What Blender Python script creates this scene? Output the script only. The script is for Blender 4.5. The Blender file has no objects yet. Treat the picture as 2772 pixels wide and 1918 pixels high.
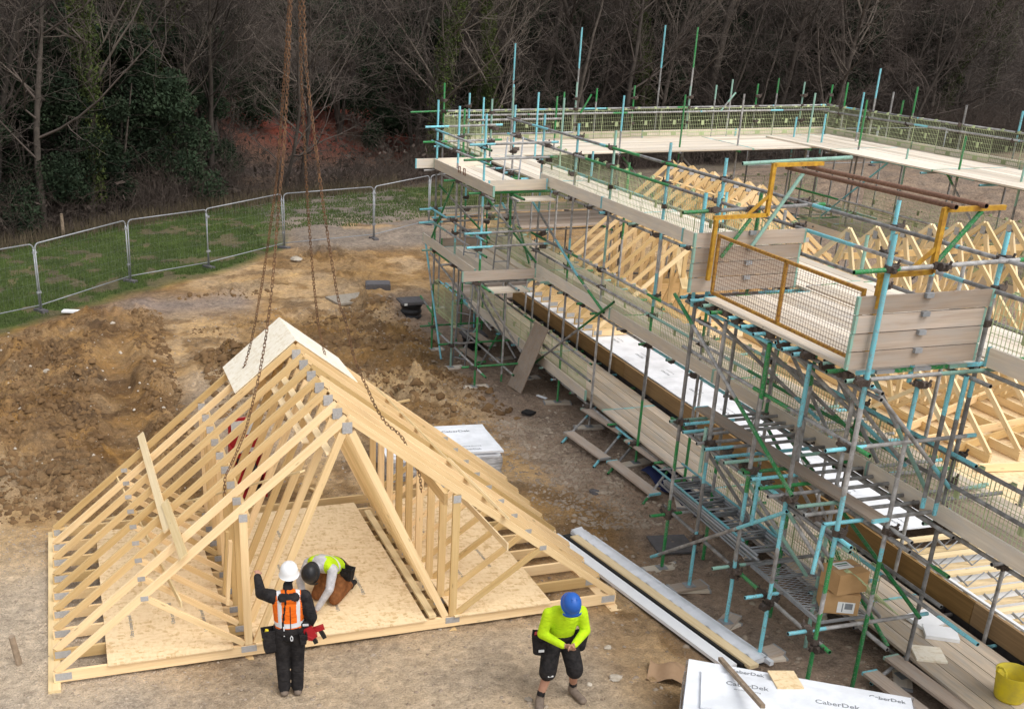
import bpy, math, random
import numpy as np
from mathutils import Vector, Matrix
random.seed(11); RNG = np.random.default_rng(11)
S = bpy.context.scene; COL = S.collection
R = math.radians

# ------------------------------------------------------------------ camera
# a drone 8 m above the yard; the photograph is an off-centre crop, hence the lens shift
yaw, pitch, roll = R(-13.8625), R(23.5617), R(-0.4367)
right = Vector((math.cos(yaw), math.sin(yaw), 0))
fwd = Vector((-math.sin(yaw)*math.cos(pitch), math.cos(yaw)*math.cos(pitch), -math.sin(pitch)))
down = fwd.cross(right)
r2 = right*math.cos(roll)+down*math.sin(roll); d2 = down*math.cos(roll)-right*math.sin(roll)
cam = bpy.data.cameras.new('camera'); camo = bpy.data.objects.new('camera', cam); COL.objects.link(camo)
m3 = Matrix((r2, -d2, -fwd)).transposed()
camo.matrix_world = Matrix.Translation((0, 0, 8)) @ m3.to_4x4()
cam.sensor_width = 36; cam.lens = 36*2928.37/2772
cam.shift_x = (1386-1019.93)/2772; cam.shift_y = (1277.48-959)/2772
cam.clip_start = .1; cam.clip_end = 600
S.camera = camo

# ------------------------------------------------------------------ sky and sun (overcast)
W = bpy.data.worlds.new('World'); S.world = W; W.use_nodes = True
nt = W.node_tree; nt.nodes.clear()
sky = nt.nodes.new('ShaderNodeTexSky'); sky.sky_type = 'NISHITA'; sky.sun_disc = False
SUN_EL, SUN_AZ = 56, 150      # azimuth of the sun, degrees clockwise from +Y
sky.sun_elevation = R(SUN_EL); sky.sun_rotation = R(SUN_AZ); sky.dust_density = 3; sky.air_density = 1.2
hs = nt.nodes.new('ShaderNodeHueSaturation'); hs.inputs['Saturation'].default_value = .22
bg = nt.nodes.new('ShaderNodeBackground'); bg.inputs['Strength'].default_value = .15
wo = nt.nodes.new('ShaderNodeOutputWorld')
nt.links.new(sky.outputs[0], hs.inputs['Color']); nt.links.new(hs.outputs[0], bg.inputs[0]); nt.links.new(bg.outputs[0], wo.inputs[0])
sl = bpy.data.lights.new('sun', 'SUN'); sl.energy = 0.7; sl.angle = R(35); sl.color = (1, .98, .95)
so = bpy.data.objects.new('sun', sl); COL.objects.link(so)
sd = Vector((math.sin(R(SUN_AZ))*math.cos(R(SUN_EL)), math.cos(R(SUN_AZ))*math.cos(R(SUN_EL)), math.sin(R(SUN_EL))))
so.rotation_euler = sd.to_track_quat('Z', 'Y').to_euler(); so.location = sd*60
S.view_settings.view_transform = 'Standard'; S.view_settings.look = 'None'
S.view_settings.gamma = 1; S.view_settings.exposure = 0.68; S.view_settings.use_curve_mapping = False
S.cycles.max_bounces = 6; S.cycles.transparent_max_bounces = 12

# ------------------------------------------------------------------ node helpers and materials
def nd(nt, typ, ins=None, **attr):
    n = nt.nodes.new('ShaderNode'+typ)
    for k, v in attr.items(): setattr(n, k, v)
    for k, v in (ins or {}).items():
        s = n.inputs[k]
        if isinstance(v, bpy.types.NodeSocket): nt.links.new(v, s)
        else: s.default_value = v
    return n
def c4(c): return (c[0], c[1], c[2], 1)
def newmat(name, rough=.7, metal=0, base=(.5, .5, .5), spec=.3):
    m = bpy.data.materials.new(name); m.use_nodes = True; nt = m.node_tree; nt.nodes.clear()
    o = nd(nt, 'OutputMaterial'); b = nd(nt, 'BsdfPrincipled', {'Roughness': rough, 'Metallic': metal, 'Base Color': c4(base), 'Specular IOR Level': spec})
    nt.links.new(b.outputs[0], o.inputs[0]); return m, nt, b
def ramp(nt, fac, stops):
    r = nd(nt, 'ValToRGB', {'Fac': fac}); e = r.color_ramp.elements
    while len(e) < len(stops): e.new(.5)
    for x, (p, c) in zip(e, stops): x.position = p; x.color = c4(c) if len(c) == 3 else c
    return r.outputs[0]
def mixc(nt, f, a, b, mode='MIX'):
    n = nd(nt, 'Mix', data_type='RGBA', blend_type=mode)
    for i, v in ((0, f), (6, a), (7, b)):
        if isinstance(v, bpy.types.NodeSocket): nt.links.new(v, n.inputs[i])
        else: n.inputs[i].default_value = v if i == 0 else c4(v)
    return n.outputs[2]
def math_(nt, op, a, b=0., c=None, clamp=False):
    n = nd(nt, 'Math', operation=op, use_clamp=clamp)
    for i, v in enumerate((a, b) if c is None else (a, b, c)):
        if isinstance(v, bpy.types.NodeSocket): nt.links.new(v, n.inputs[i])
        else: n.inputs[i].default_value = v
    return n.outputs[0]
def coord(nt, which, scale=(1, 1, 1), rnd=0):
    t = nd(nt, 'TexCoord').outputs[which]
    ins = {'Vector': t, 'Scale': scale}
    if rnd:
        oi = nd(nt, 'ObjectInfo').outputs['Random']
        cx = nd(nt, 'CombineXYZ', {'X': math_(nt, 'MULTIPLY', oi, 37.), 'Y': math_(nt, 'MULTIPLY', oi, 91.), 'Z': math_(nt, 'MULTIPLY', oi, 13.)})
        ins['Location'] = cx.outputs[0]
    return nd(nt, 'Mapping', ins).outputs[0]
def noise(nt, vec, scale, detail=4, rough=.55):
    return nd(nt, 'TexNoise', {'Vector': vec, 'Scale': scale, 'Detail': detail, 'Roughness': rough}).outputs[0]
def bump(nt, b, h, strength=.3, dist=.01):
    n = nd(nt, 'Bump', {'Height': h, 'Strength': strength, 'Distance': dist}); nt.links.new(n.outputs[0], b.inputs['Normal'])
def simple(name, c1, c2=None, rough=.7, metal=0, scale=12, bmp=0, rnd=.12, pos=True, spec=.3):
    m, nt, b = newmat(name, rough, metal, c1, spec); c2 = c2 or tuple(x*.75 for x in c1)
    v = nd(nt, 'NewGeometry').outputs['Position'] if pos else coord(nt, 'Object', rnd=1)
    f = noise(nt, v, scale)
    col = ramp(nt, f, [(.3, c2), (.7, c1)])
    if rnd:
        oi = nd(nt, 'ObjectInfo').outputs['Random']
        k = math_(nt, 'MULTIPLY_ADD', oi, 2*rnd, 1-rnd)
        h = nd(nt, 'HueSaturation', {'Color': col, 'Value': k}); col = h.outputs[0]
    nt.links.new(col, b.inputs['Base Color'])
    if bmp: bump(nt, b, f, bmp)
    return m
def wood(name, light, dark, grey=None, rough=.7, rnd=.2, knots=True):
    m, nt, b = newmat(name, rough)
    v = coord(nt, 'Object', (1.2, 34, 34), rnd=1)
    g = noise(nt, v, 1.0, 5, .6)
    w = noise(nt, coord(nt, 'Object', (.9, 5, 5), rnd=1), 1.2, 3)
    col = ramp(nt, math_(nt, 'MULTIPLY_ADD', g, .6, math_(nt, 'MULTIPLY', w, .4)), [(.32, dark), (.62, light)])
    if knots:
        vo = nd(nt, 'TexVoronoi', {'Vector': coord(nt, 'Object', (2.2, 9, 9), rnd=1), 'Scale': 1.0}).outputs['Distance']
        k = ramp(nt, vo, [(.05, (1, 1, 1)), (.11, (0, 0, 0))])
        col = mixc(nt, math_(nt, 'MULTIPLY', k, .55), col, tuple(x*.42 for x in dark))
    if grey:
        s = ramp(nt, noise(nt, coord(nt, 'Object', (1.6, 6, 6), rnd=1), 1.7, 4), [(.42, (0, 0, 0)), (.66, (1, 1, 1))])
        col = mixc(nt, math_(nt, 'MULTIPLY', s, .75), col, grey)
    oi = nd(nt, 'ObjectInfo').outputs['Random']
    col = nd(nt, 'HueSaturation', {'Color': col, 'Value': math_(nt, 'MULTIPLY_ADD', oi, 2*rnd, 1-rnd), 'Saturation': math_(nt, 'MULTIPLY_ADD', oi, -.2, 1.1)}).outputs[0]
    nt.links.new(col, b.inputs['Base Color']); bump(nt, b, g, .25, .004)
    return m
M = {}
M['pine'] = wood('fresh_pine', (.77, .56, .295), (.64, .43, .20), rnd=.24)
M['pale_pine'] = wood('pale_pine', (.80, .64, .39), (.66, .49, .26), rnd=.1)
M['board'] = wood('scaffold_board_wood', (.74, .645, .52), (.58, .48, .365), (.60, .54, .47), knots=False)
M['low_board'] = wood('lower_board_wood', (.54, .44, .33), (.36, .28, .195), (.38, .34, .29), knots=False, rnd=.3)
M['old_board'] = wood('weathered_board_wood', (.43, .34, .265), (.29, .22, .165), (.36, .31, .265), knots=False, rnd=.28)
M['rim'] = wood('treated_rim_board', (.30, .185, .08), (.2, .12, .05), knots=False, rnd=.1)
M['plate'] = simple('galvanised_nail_plate', (.48, .47, .46), (.36, .355, .35), .5, .1, 40)
# tubes: galvanised steel with painted ends (paint colour and share of the tube come from the object's colour)
m, nt, b = newmat('scaffold_tube', .5, 0); M['tube'] = m
oi = nd(nt, 'ObjectInfo'); pos = nd(nt, 'NewGeometry').outputs['Position']
gz_ = nd(nt, 'SeparateXYZ', {'Vector': nd(nt, 'TexCoord').outputs['Generated']}).outputs[2]
n1 = noise(nt, pos, 9, 4); n2 = noise(nt, pos, 55, 3)
edge = math_(nt, 'ADD', gz_, math_(nt, 'MULTIPLY_ADD', n1, .12, -.06))
mk = math_(nt, 'MAXIMUM', math_(nt, 'GREATER_THAN', edge, math_(nt, 'SUBTRACT', 1., oi.outputs['Alpha'])), math_(nt, 'LESS_THAN', edge, math_(nt, 'MULTIPLY_ADD', oi.outputs['Alpha'], .5, -.06)))
wear = ramp(nt, math_(nt, 'MULTIPLY_ADD', n2, .6, math_(nt, 'MULTIPLY', n1, .4)), [(.40, (0, 0, 0)), (.50, (1, 1, 1))])
mk = math_(nt, 'MULTIPLY', mk, math_(nt, 'MULTIPLY_ADD', wear, .55, .45))
galv = ramp(nt, n1, [(.3, (.17, .16, .15)), (.55, (.32, .31, .30)), (.75, (.45, .445, .44))])
galv = mixc(nt, ramp(nt, n2, [(.6, (0, 0, 0)), (.72, (.5, .5, .5))]), galv, (.14, .09, .06))
galv = nd(nt, 'HueSaturation', {'Color': galv, 'Value': math_(nt, 'MULTIPLY_ADD', oi.outputs['Random'], .6, .62)}).outputs[0]
nt.links.new(mixc(nt, mk, galv, oi.outputs['Color']), b.inputs['Base Color'])
bump(nt, b, n2, .2, .002)
m, nt, b = newmat('object_paint', .6); M['paint'] = m
oi = nd(nt, 'ObjectInfo'); n1 = noise(nt, nd(nt, 'NewGeometry').outputs['Position'], 30, 3)
nt.links.new(mixc(nt, ramp(nt, n1, [(.5, (0, 0, 0)), (.66, (.6, .6, .6))]), oi.outputs['Color'], (.33, .29, .24)), b.inputs['Base Color'])
M['coupler'] = simple('rusty_coupler_steel', (.12, .095, .08), (.055, .04, .033), .6, .2, 60, rnd=.35)
M['guard'] = simple('brick_guard_coating', (.47, .52, .30), (.33, .38, .20), .55, 0, 3, rnd=.25)
M['galv'] = simple('galvanised_steel', (.35, .36, .375), (.26, .27, .28), .45, .25, 14)
M['rust'] = simple('rusty_steel', (.24, .13, .085), (.12, .062, .04), .8, 0, 26, bmp=.3)
M['chain'] = simple('rusty_chain', (.22, .115, .055), (.10, .055, .032), .7, .1, 8, rnd=.3)
M['gate'] = simple('rusty_yellow_paint', (.46, .25, .035), (.20, .085, .028), .65, 0, 22, bmp=.2)
M['yellow'] = simple('worn_yellow_paint', (.58, .33, .03), (.34, .16, .025), .6, 0, 14)
M['black_plastic_and_shade'] = simple('black_plastic_and_shade', (.022, .022, .024), (.014, .014, .015), .45, 0, 20)  # black plastic parts; also painted shade in tube bores and pack gaps
M['block'] = simple('dark_blockwork', (.075, .066, .064), (.045, .04, .04), .85, 0, 7, bmp=.3)  # near-black block colour with mottling
M['white_foam'] = simple('white_foam', (.82, .83, .84), (.77, .78, .79), .6, 0, 5, rnd=.02)
M['cardboard'] = simple('cardboard', (.46, .28, .13), (.39, .23, .10), .8, 0, 6)
M['kraft'] = simple('kraft_paper', (.40, .26, .155), (.33, .21, .12), .85, 0, 8)
M['print'] = simple('grey_print', (.22, .235, .25), (.17, .18, .195), .7, 0, 10, rnd=0)
M['white_print'] = simple('white_print', (.75, .76, .74), (.7, .7, .68), .7, 0, 10, rnd=0)
M['green_print'] = simple('green_print', (.03, .2, .09), None, .7, 0, 10, rnd=0)
M['red_steel'] = simple('red_painted_steel', (.42, .02, .025), (.30, .015, .02), .35, 0, 6)
M['tub'] = simple('yellow_rubber_tub', (.70, .56, .02), (.50, .40, .05), .6, 0, 9)
M['blue_sheet'] = simple('dark_blue_sheet', (.012, .02, .075), (.008, .012, .045), .6, 0, 9)
M['stone'] = simple('pale_stone', (.46, .41, .34), (.30, .25, .19), .9, 0, 14, bmp=.4, rnd=.3)
M['grit'] = simple('loose_stones', (.40, .33, .255), (.19, .135, .09), .95, 0, 2.2, rnd=0)
M['gravel'] = simple('yard_gravel', (.48, .40, .31), (.26, .20, .145), .95, 0, 9, rnd=0)
M['clod'] = simple('mud_clods', (.22, .13, .058), (.105, .06, .028), .95, 0, 1.3, bmp=.3, rnd=0)
M['slab'] = simple('grey_slab', (.13, .12, .125), (.09, .085, .085), .8, 0, 10)
M['stake'] = simple('grey_stake_wood', (.33, .25, .18), (.2, .15, .1), .85, 0, 12)
# white moisture film floor board
m, nt, b = newmat('white_floor_film', .35, 0, (.8, .82, .85)); M['film'] = m
f = noise(nt, nd(nt, 'NewGeometry').outputs['Position'], 3, 5)
col = ramp(nt, f, [(.32, (.64, .66, .69)), (.6, (.80, .82, .86))])
nt.links.new(col, b.inputs['Base Color']); bump(nt, b, f, .35, .03)
# oriented strand board
def osb(name, c1, c2, c3):
    m, nt, b = newmat(name, .75)
    v = nd(nt, 'NewGeometry').outputs['Position']
    mp = nd(nt, 'Mapping', {'Vector': v, 'Scale': (13, 26, 13), 'Rotation': (0, 0, .5)}).outputs[0]
    wv = noise(nt, v, 14, 2)
    va = nd(nt, 'TexVoronoi', {'Vector': nd(nt, 'VectorMath', {0: mp, 1: nd(nt, 'CombineXYZ', {'X': math_(nt, 'MULTIPLY', wv, 2.5), 'Y': wv}).outputs[0]}, operation='ADD').outputs[0], 'Scale': 1.}).outputs['Color']
    mp2 = nd(nt, 'Mapping', {'Vector': v, 'Scale': (30, 12, 13), 'Rotation': (0, 0, -.3)}).outputs[0]
    vb = nd(nt, 'TexVoronoi', {'Vector': mp2, 'Scale': 1.}).outputs['Color']
    f = math_(nt, 'MULTIPLY_ADD', nd(nt, 'SeparateXYZ', {'Vector': va}).outputs[0], .6, math_(nt, 'MULTIPLY', nd(nt, 'SeparateXYZ', {'Vector': vb}).outputs[1], .4))
    big = noise(nt, v, 1.6, 3)
    col = ramp(nt, math_(nt, 'MULTIPLY_ADD', big, .3, math_(nt, 'MULTIPLY', f, .85)), [(.2, c3), (.45, c2), (.8, c1)])
    nt.links.new(col, b.inputs['Base Color']); bump(nt, b, f, .15, .003)
    return m
M['osb'] = osb('osb_panel', (.80, .62, .385), (.73, .545, .32), (.56, .385, .19))
M['ply'] = osb('pale_sheathing', (.86, .79, .66), (.81, .73, .58), (.72, .62, .46))
# shrink wrap
m, nt, b = newmat('shrink_wrap', .25, 0, (.62, .62, .62), .5); M['wrap'] = m
b.inputs['Alpha'].default_value = .6
n1 = nd(nt, 'TexNoise', {'Vector': nd(nt, 'Mapping', {'Vector': nd(nt, 'NewGeometry').outputs['Position'], 'Scale': (2, 2, 9), 'Rotation': (.5, .3, .2)}).outputs[0], 'Scale': 2.5, 'Detail': 4}).outputs[0]
nt.links.new(ramp(nt, n1, [(.38, (.30, .29, .28)), (.6, (.62, .61, .61)), (.72, (.85, .85, .86))]), b.inputs['Base Color']); bump(nt, b, n1, .6, .03)
# foliage and bark
def leafmat(name, c1, c2, tr=.25):
    m, nt, b = newmat(name, .8, 0, c1, .1)
    oi = nd(nt, 'ObjectInfo').outputs['Random']
    f = noise(nt, nd(nt, 'NewGeometry').outputs['Position'], .9, 4)
    col = ramp(nt, f, [(.3, c2), (.7, c1)])
    col = nd(nt, 'HueSaturation', {'Color': col, 'Value': math_(nt, 'MULTIPLY_ADD', oi, .6, .7)}).outputs[0]
    nt.links.new(col, b.inputs['Base Color']); return m
M['bark'] = simple('dark_bark', (.10, .082, .067), (.05, .041, .034), .9, 0, 5, rnd=.4)
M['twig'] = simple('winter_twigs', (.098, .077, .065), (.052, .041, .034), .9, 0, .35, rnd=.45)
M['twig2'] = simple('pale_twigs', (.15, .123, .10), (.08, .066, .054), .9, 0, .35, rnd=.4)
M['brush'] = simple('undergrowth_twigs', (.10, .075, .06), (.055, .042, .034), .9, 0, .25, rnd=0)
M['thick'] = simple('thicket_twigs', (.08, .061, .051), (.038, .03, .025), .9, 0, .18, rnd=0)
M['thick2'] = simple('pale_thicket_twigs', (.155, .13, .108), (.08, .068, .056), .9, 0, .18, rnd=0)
M['holly'] = leafmat('evergreen_leaves', (.036, .054, .028), (.017, .028, .017))
M['ivy'] = leafmat('ivy_leaves', (.085, .105, .03), (.03, .045, .016))
M['grass'] = leafmat('grass_blades', (.088, .128, .034), (.058, .082, .028))
M['dead_grass'] = leafmat('dead_grass_blades', (.15, .12, .075), (.09, .07, .045))
# earth: zones come from a colour attribute of the ground mesh, fine grain from noise
m, nt, b = newmat('earth', .95, 0, spec=.15); M['earth'] = m
at = nd(nt, 'Attribute', attribute_name='Col').outputs['Color']
v = nd(nt, 'NewGeometry').outputs['Position']
n1 = noise(nt, v, 7, 6, .65); n2 = noise(nt, v, 38, 4, .7); n3 = noise(nt, v, .8, 3)
k = math_(nt, 'MULTIPLY_ADD', n1, 1.5, math_(nt, 'MULTIPLY_ADD', n2, 1.3, math_(nt, 'MULTIPLY_ADD', n3, 1.1, -1.0)))
col = nd(nt, 'HueSaturation', {'Color': at, 'Value': k, 'Saturation': math_(nt, 'MULTIPLY_ADD', n3, .5, .75)}).outputs[0]
vo = nd(nt, 'TexVoronoi', {'Vector': v, 'Scale': 11.}).outputs['Distance']
col = mixc(nt, math_(nt, 'MULTIPLY', ramp(nt, vo, [(.12, (1, 1, 1)), (.2, (0, 0, 0))]), .35), col, (.5, .42, .32))
nt.links.new(col, b.inputs['Base Color'])
bump(nt, b, math_(nt, 'MULTIPLY_ADD', n1, 1., math_(nt, 'MULTIPLY', n2, .45)), 1., .09)
m, nt, b = newmat('woodland_floor', .95, 0, spec=.1); M['litter'] = m
at = nd(nt, 'Attribute', attribute_name='Col').outputs['Color']
v = nd(nt, 'NewGeometry').outputs['Position']
k = math_(nt, 'MULTIPLY_ADD', noise(nt, v, 2.5, 6, .7), 1.2, math_(nt, 'MULTIPLY', noise(nt, v, 14, 3), .8))
nt.links.new(nd(nt, 'HueSaturation', {'Color': at, 'Value': k}).outputs[0], b.inputs['Base Color'])
bump(nt, b, noise(nt, v, 9, 4), .6, .1)

# ------------------------------------------------------------------ mesh and object helpers
WORLD = {}      # things whose parts are given in site coordinates
def link(o, parent=None):
    COL.objects.link(o)
    if parent is not None:
        o.parent = parent
        if parent.name in WORLD: o.matrix_parent_inverse = Matrix.Translation(-parent.location)
    return o
def empty(name, loc=(0, 0, 0), rz=0, parent=None):
    o = bpy.data.objects.new(name, None); o.empty_display_size = .2
    o.location = loc; o.rotation_euler = (0, 0, rz); return link(o, parent)
def tag(o, label=None, cat=None, group=None, kind=None):
    for k, v in (('label', label), ('category', cat), ('group', group), ('kind', kind)):
        if v: o[k] = v
    return o
def meshobj(name, V, F, mat, parent=None, smooth=False, mi=None):
    me = bpy.data.meshes.new(name); me.from_pydata([tuple(v) for v in V], [], F)
    for x in (mat if isinstance(mat, (list, tuple)) else [mat]): me.materials.append(x)
    if mi is not None: me.polygons.foreach_set('material_index', mi)
    if smooth: me.polygons.foreach_set('use_smooth', [True]*len(me.polygons))
    me.update()
    return link(bpy.data.objects.new(name, me), parent)
def fastmesh(name, V, F, mat, smooth=False):
    """V (n,3) array, F (m,k) array of equal-size faces"""
    V = np.asarray(V, np.float32); F = np.asarray(F, np.int32); k = F.shape[1]
    me = bpy.data.meshes.new(name); me.vertices.add(len(V)); me.vertices.foreach_set('co', V.ravel())
    me.loops.add(F.size); me.loops.foreach_set('vertex_index', F.ravel())
    me.polygons.add(len(F)); me.polygons.foreach_set('loop_start', np.arange(0, F.size, k, dtype=np.int32))
    try: me.polygons.foreach_set('loop_total', np.full(len(F), k, np.int32))
    except Exception: pass
    me.materials.append(mat); me.update(calc_edges=True)
    if smooth: me.polygons.foreach_set('use_smooth', np.ones(len(F), bool))
    me.validate(); return me
class MB:
    def __init__(s): s.V = []; s.F = []; s.I = []
    def add(s, V, F, i=0):
        n = len(s.V); s.V += [Vector(v) for v in V]; s.F += [tuple(a+n for a in f) for f in F]; s.I += [i]*len(F); return s
    def box(s, c, d, rot=None, i=0):
        c = Vector(c); x, y, z = d[0]/2, d[1]/2, d[2]/2
        P = [Vector(p) for p in ((-x, -y, -z), (x, -y, -z), (x, y, -z), (-x, y, -z), (-x, -y, z), (x, -y, z), (x, y, z), (-x, y, z))]
        if rot is not None: P = [rot @ p for p in P]
        return s.add([c+p for p in P], [(0, 3, 2, 1), (4, 5, 6, 7), (0, 1, 5, 4), (1, 2, 6, 5), (2, 3, 7, 6), (3, 0, 4, 7)], i)
    def tube(s, p0, p1, r, n=8, r1=None, cap=True, i=0):
        p0, p1 = Vector(p0), Vector(p1); r1 = r if r1 is None else r1
        q = (p1-p0).to_track_quat('Z', 'Y')
        V = [p0+q @ Vector((r*math.cos(a), r*math.sin(a), 0)) for a in [2*math.pi*k/n for k in range(n)]]
        V += [p1+q @ Vector((r1*math.cos(a), r1*math.sin(a), 0)) for a in [2*math.pi*k/n for k in range(n)]]
        F = [(k, (k+1) % n, n+(k+1) % n, n+k) for k in range(n)]
        if cap: F += [tuple(range(n))[::-1], tuple(range(n, 2*n))]
        return s.add(V, F, i)
    def path(s, pts, r, n=6, i=0):
        for a, b2 in zip(pts[:-1], pts[1:]): s.tube(a, b2, r, n, i=i)
        return s
    def lathe(s, prof, n=20, c=(0, 0, 0), i=0, sx=1, sy=1):
        c = Vector(c); V = []; F = []
        for r, z in prof:
            for k in range(n): V.append(c+Vector((r*sx*math.cos(2*math.pi*k/n), r*sy*math.sin(2*math.pi*k/n), z)))
        for j in range(len(prof)-1):
            for k in range(n): F.append((j*n+k, j*n+(k+1) % n, (j+1)*n+(k+1) % n, (j+1)*n+k))
        F.append(tuple(range((len(prof)-1)*n, len(prof)*n)))
        return s.add(V, F, i)
    def build(s, name, mat, parent=None, smooth=False):
        return meshobj(name, s.V, s.F, mat, parent, smooth, s.I if isinstance(mat, (list, tuple)) else None)
def frame(p0, p1, up=(0, 0, 1)):
    """matrix whose x axis runs from p0 to p1 and whose z axis is as close to up as possible"""
    p0, p1 = Vector(p0), Vector(p1); x = (p1-p0).normalized(); u = Vector(up)
    if abs(x.dot(u)) > .995: u = Vector((0, 1, 0))
    y = u.cross(x).normalized(); z = x.cross(y)
    m = Matrix((x, y, z)).transposed().to_4x4(); m.translation = p0; return m
BOX = {}
def beam(name, p0, p1, w, h, mat, parent=None, up=(0, 0, 1)):
    """a timber of width w and height h from p0 to p1 (centre line), mesh shared by equal sizes"""
    L = (Vector(p1)-Vector(p0)).length; key = (round(L, 2), w, h, mat.name)
    if key not in BOX:
        mb = MB().box((L/2, 0, 0), (L, w, h)); me = bpy.data.meshes.new(name)
        me.from_pydata([tuple(v) for v in mb.V], [], mb.F); me.materials.append(mat); BOX[key] = me
    o = bpy.data.objects.new(name, BOX[key]); o.matrix_local = frame(p0, p1, up); return link(o, parent)
PAINT = dict(c=(.19, .53, .60), g=(.026, .215, .058), m=(.25, .43, .35), n=(.3, .3, .3), y=(.66, .5, .02), w=(.5, .6, .6))
_n = 8
def _tube_mesh(name='scaffold_tube'):
    V = []; F = []
    ring = lambda r, z: [V.append((r*math.cos(2*math.pi*k/_n), r*math.sin(2*math.pi*k/_n), z)) for k in range(_n)]
    ring(.82, .02); ring(.82, 0); ring(1, 0); ring(1, 1); ring(.82, 1); ring(.82, .98)
    for j in range(5):
        for k in range(_n): F.append((j*_n+k, j*_n+(k+1) % _n, (j+1)*_n+(k+1) % _n, (j+1)*_n+k))
    F.append(tuple(range(_n))); F.append(tuple(range(5*_n, 6*_n)))
    me = bpy.data.meshes.new(name); me.from_pydata(V, [], F); me.materials.append(M['tube']); me.materials.append(M['black_plastic_and_shade'])
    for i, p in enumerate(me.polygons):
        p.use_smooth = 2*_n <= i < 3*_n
        p.material_index = 1 if (i < _n or i >= 4*_n) else 0  # bore and plug faces coloured black for the shade inside hollow ends
    return me
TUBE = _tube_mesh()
def tube(par, name, p0, p1, c=None, fr=None, r=.0255):
    p0, p1 = Vector(p0), Vector(p1)
    if c is None: c = random.choices('gcmn', (3, 3.2, 2.2, 4))[0]
    if fr is None: fr = random.choice((.15, .25, .35, .5, .8))
    if c == 'n': fr = 0
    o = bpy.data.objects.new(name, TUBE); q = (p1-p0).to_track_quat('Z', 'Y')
    o.matrix_local = Matrix.Translation(p0) @ q.to_matrix().to_4x4() @ Matrix.Diagonal((r, r, (p1-p0).length, 1))
    k = .8+.4*random.random(); o.color = tuple(x*k for x in PAINT[c])+(fr,)
    return link(o, par)
_cb = MB()
for s_ in (-1, 1):
    _cb.tube((0, 0, -.028), (0, 0, .028), .036, 8) if s_ < 0 else _cb.tube((-.03, .052, 0), (.03, .052, 0), .036, 8)
_cb.box((.046, .01, 0), (.03, .03, .045)).box((-.01, .096, .012), (.036, .03, .03)).box((0, .026, 0), (.05, .03, .05)).tube((.06, .0, 0), (.085, -.01, 0), .011, 6).tube((-.01, .1, .03), (-.01, .11, .06), .011, 6)
CPL = bpy.data.meshes.new('coupler'); CPL.from_pydata([tuple(v) for v in _cb.V], [], _cb.F); CPL.materials.append(M['coupler'])
def coupler(par, p, s=1.3):
    o = bpy.data.objects.new('coupler', CPL); o.location = p; o.rotation_euler = (0, random.uniform(-.2, .2), random.choice((0, math.pi/2, math.pi, -math.pi/2))+random.uniform(-.2, .2)); o.scale = (s, s, s); return link(o, par)
PLK = {}
def plank(par, name, p0, p1, up=(0, 0, 1), w=.217, t=.038, mat='board', band=None):
    """a scaffold board with steel end bands"""
    L = (Vector(p1)-Vector(p0)).length; key = (round(L, 1), w, t, mat)
    if key not in PLK:
        mb = MB().box((L/2, 0, 0), (L, w, t))
        for e in (.012, L-.012): mb.box((e, 0, 0), (.03, w+.004, t+.004), i=1)
        me = bpy.data.meshes.new(name); me.from_pydata([tuple(v) for v in mb.V], [], mb.F)
        me.materials.append(M[mat]); me.materials.append(M['paint']); me.polygons.foreach_set('material_index', mb.I); PLK[key] = me
    o = bpy.data.objects.new(name, PLK[key]); o.matrix_local = frame(p0, p1, up)
    o.color = PAINT[band or random.choice('gcmmn')]+(1,); return link(o, par)
TXT = {}
def lettering(par, s, m4, size, mat='print', name='lettering'):
    if (s, mat) not in TXT:
        cu = bpy.data.curves.new('t', 'FONT'); cu.body = s; cu.size = 1; cu.resolution_u = 2; cu.offset = .012; cu.align_x = 'CENTER'; cu.align_y = 'CENTER'
        o = bpy.data.objects.new('t', cu); COL.objects.link(o); bpy.context.view_layer.update()
        me = bpy.data.meshes.new_from_object(o.evaluated_get(bpy.context.evaluated_depsgraph_get())); bpy.data.objects.remove(o)
        me.materials.clear(); me.materials.append(M[mat]); TXT[(s, mat)] = me
    o = bpy.data.objects.new(name, TXT[(s, mat)]); o.matrix_local = m4 @ Matrix.Diagonal((size, size, size, 1)); return link(o, par)

# ------------------------------------------------------------------ value noise for terrain
_T = RNG.random((256, 256)).astype(np.float32)
def vn(x, y, f, ox=0.):
    x = x*f+ox; y = y*f+ox*1.7; xi = np.floor(x).astype(int); yi = np.floor(y).astype(int)
    fx = x-xi; fy = y-yi; fx = fx*fx*(3-2*fx); fy = fy*fy*(3-2*fy)
    g = lambda a, b_: _T[a & 255, b_ & 255]
    return (g(xi, yi)*(1-fx)+g(xi+1, yi)*fx)*(1-fy)+(g(xi, yi+1)*(1-fx)+g(xi+1, yi+1)*fx)*fy
def fbm(x, y, f, o=4, g=.5, ox=0.):
    s = 0; a = 1; t = 0
    for k in range(o): s = s+a*vn(x, y, f*2**k, ox+k*17.3); t += a; a *= g
    return s/t
def sm(a, b_, x):
    t = np.clip((x-a)/(b_-a), 0, 1); return t*t*(3-2*t)
def base_z(x, y):
    z = .2-.028*(np.minimum(y, 31)-10)
    ye = np.interp(x, [-20, -4, 3, 10, 20, 45], [40, 42, 48, 52, 55, 58])
    d = np.maximum(y-ye-2, 0); return z+.17*d*sm(0, 14, d)+.12*np.maximum(d-30, 0)
def edge_y(x): return np.interp(x, [-20, -12, -3.4, -1, 1, 3, 6, 7, 12, 45], [22, 25, 29.6, 32.6, 34.2, 36, 38.8, 42.5, 43.5, 60])

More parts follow.
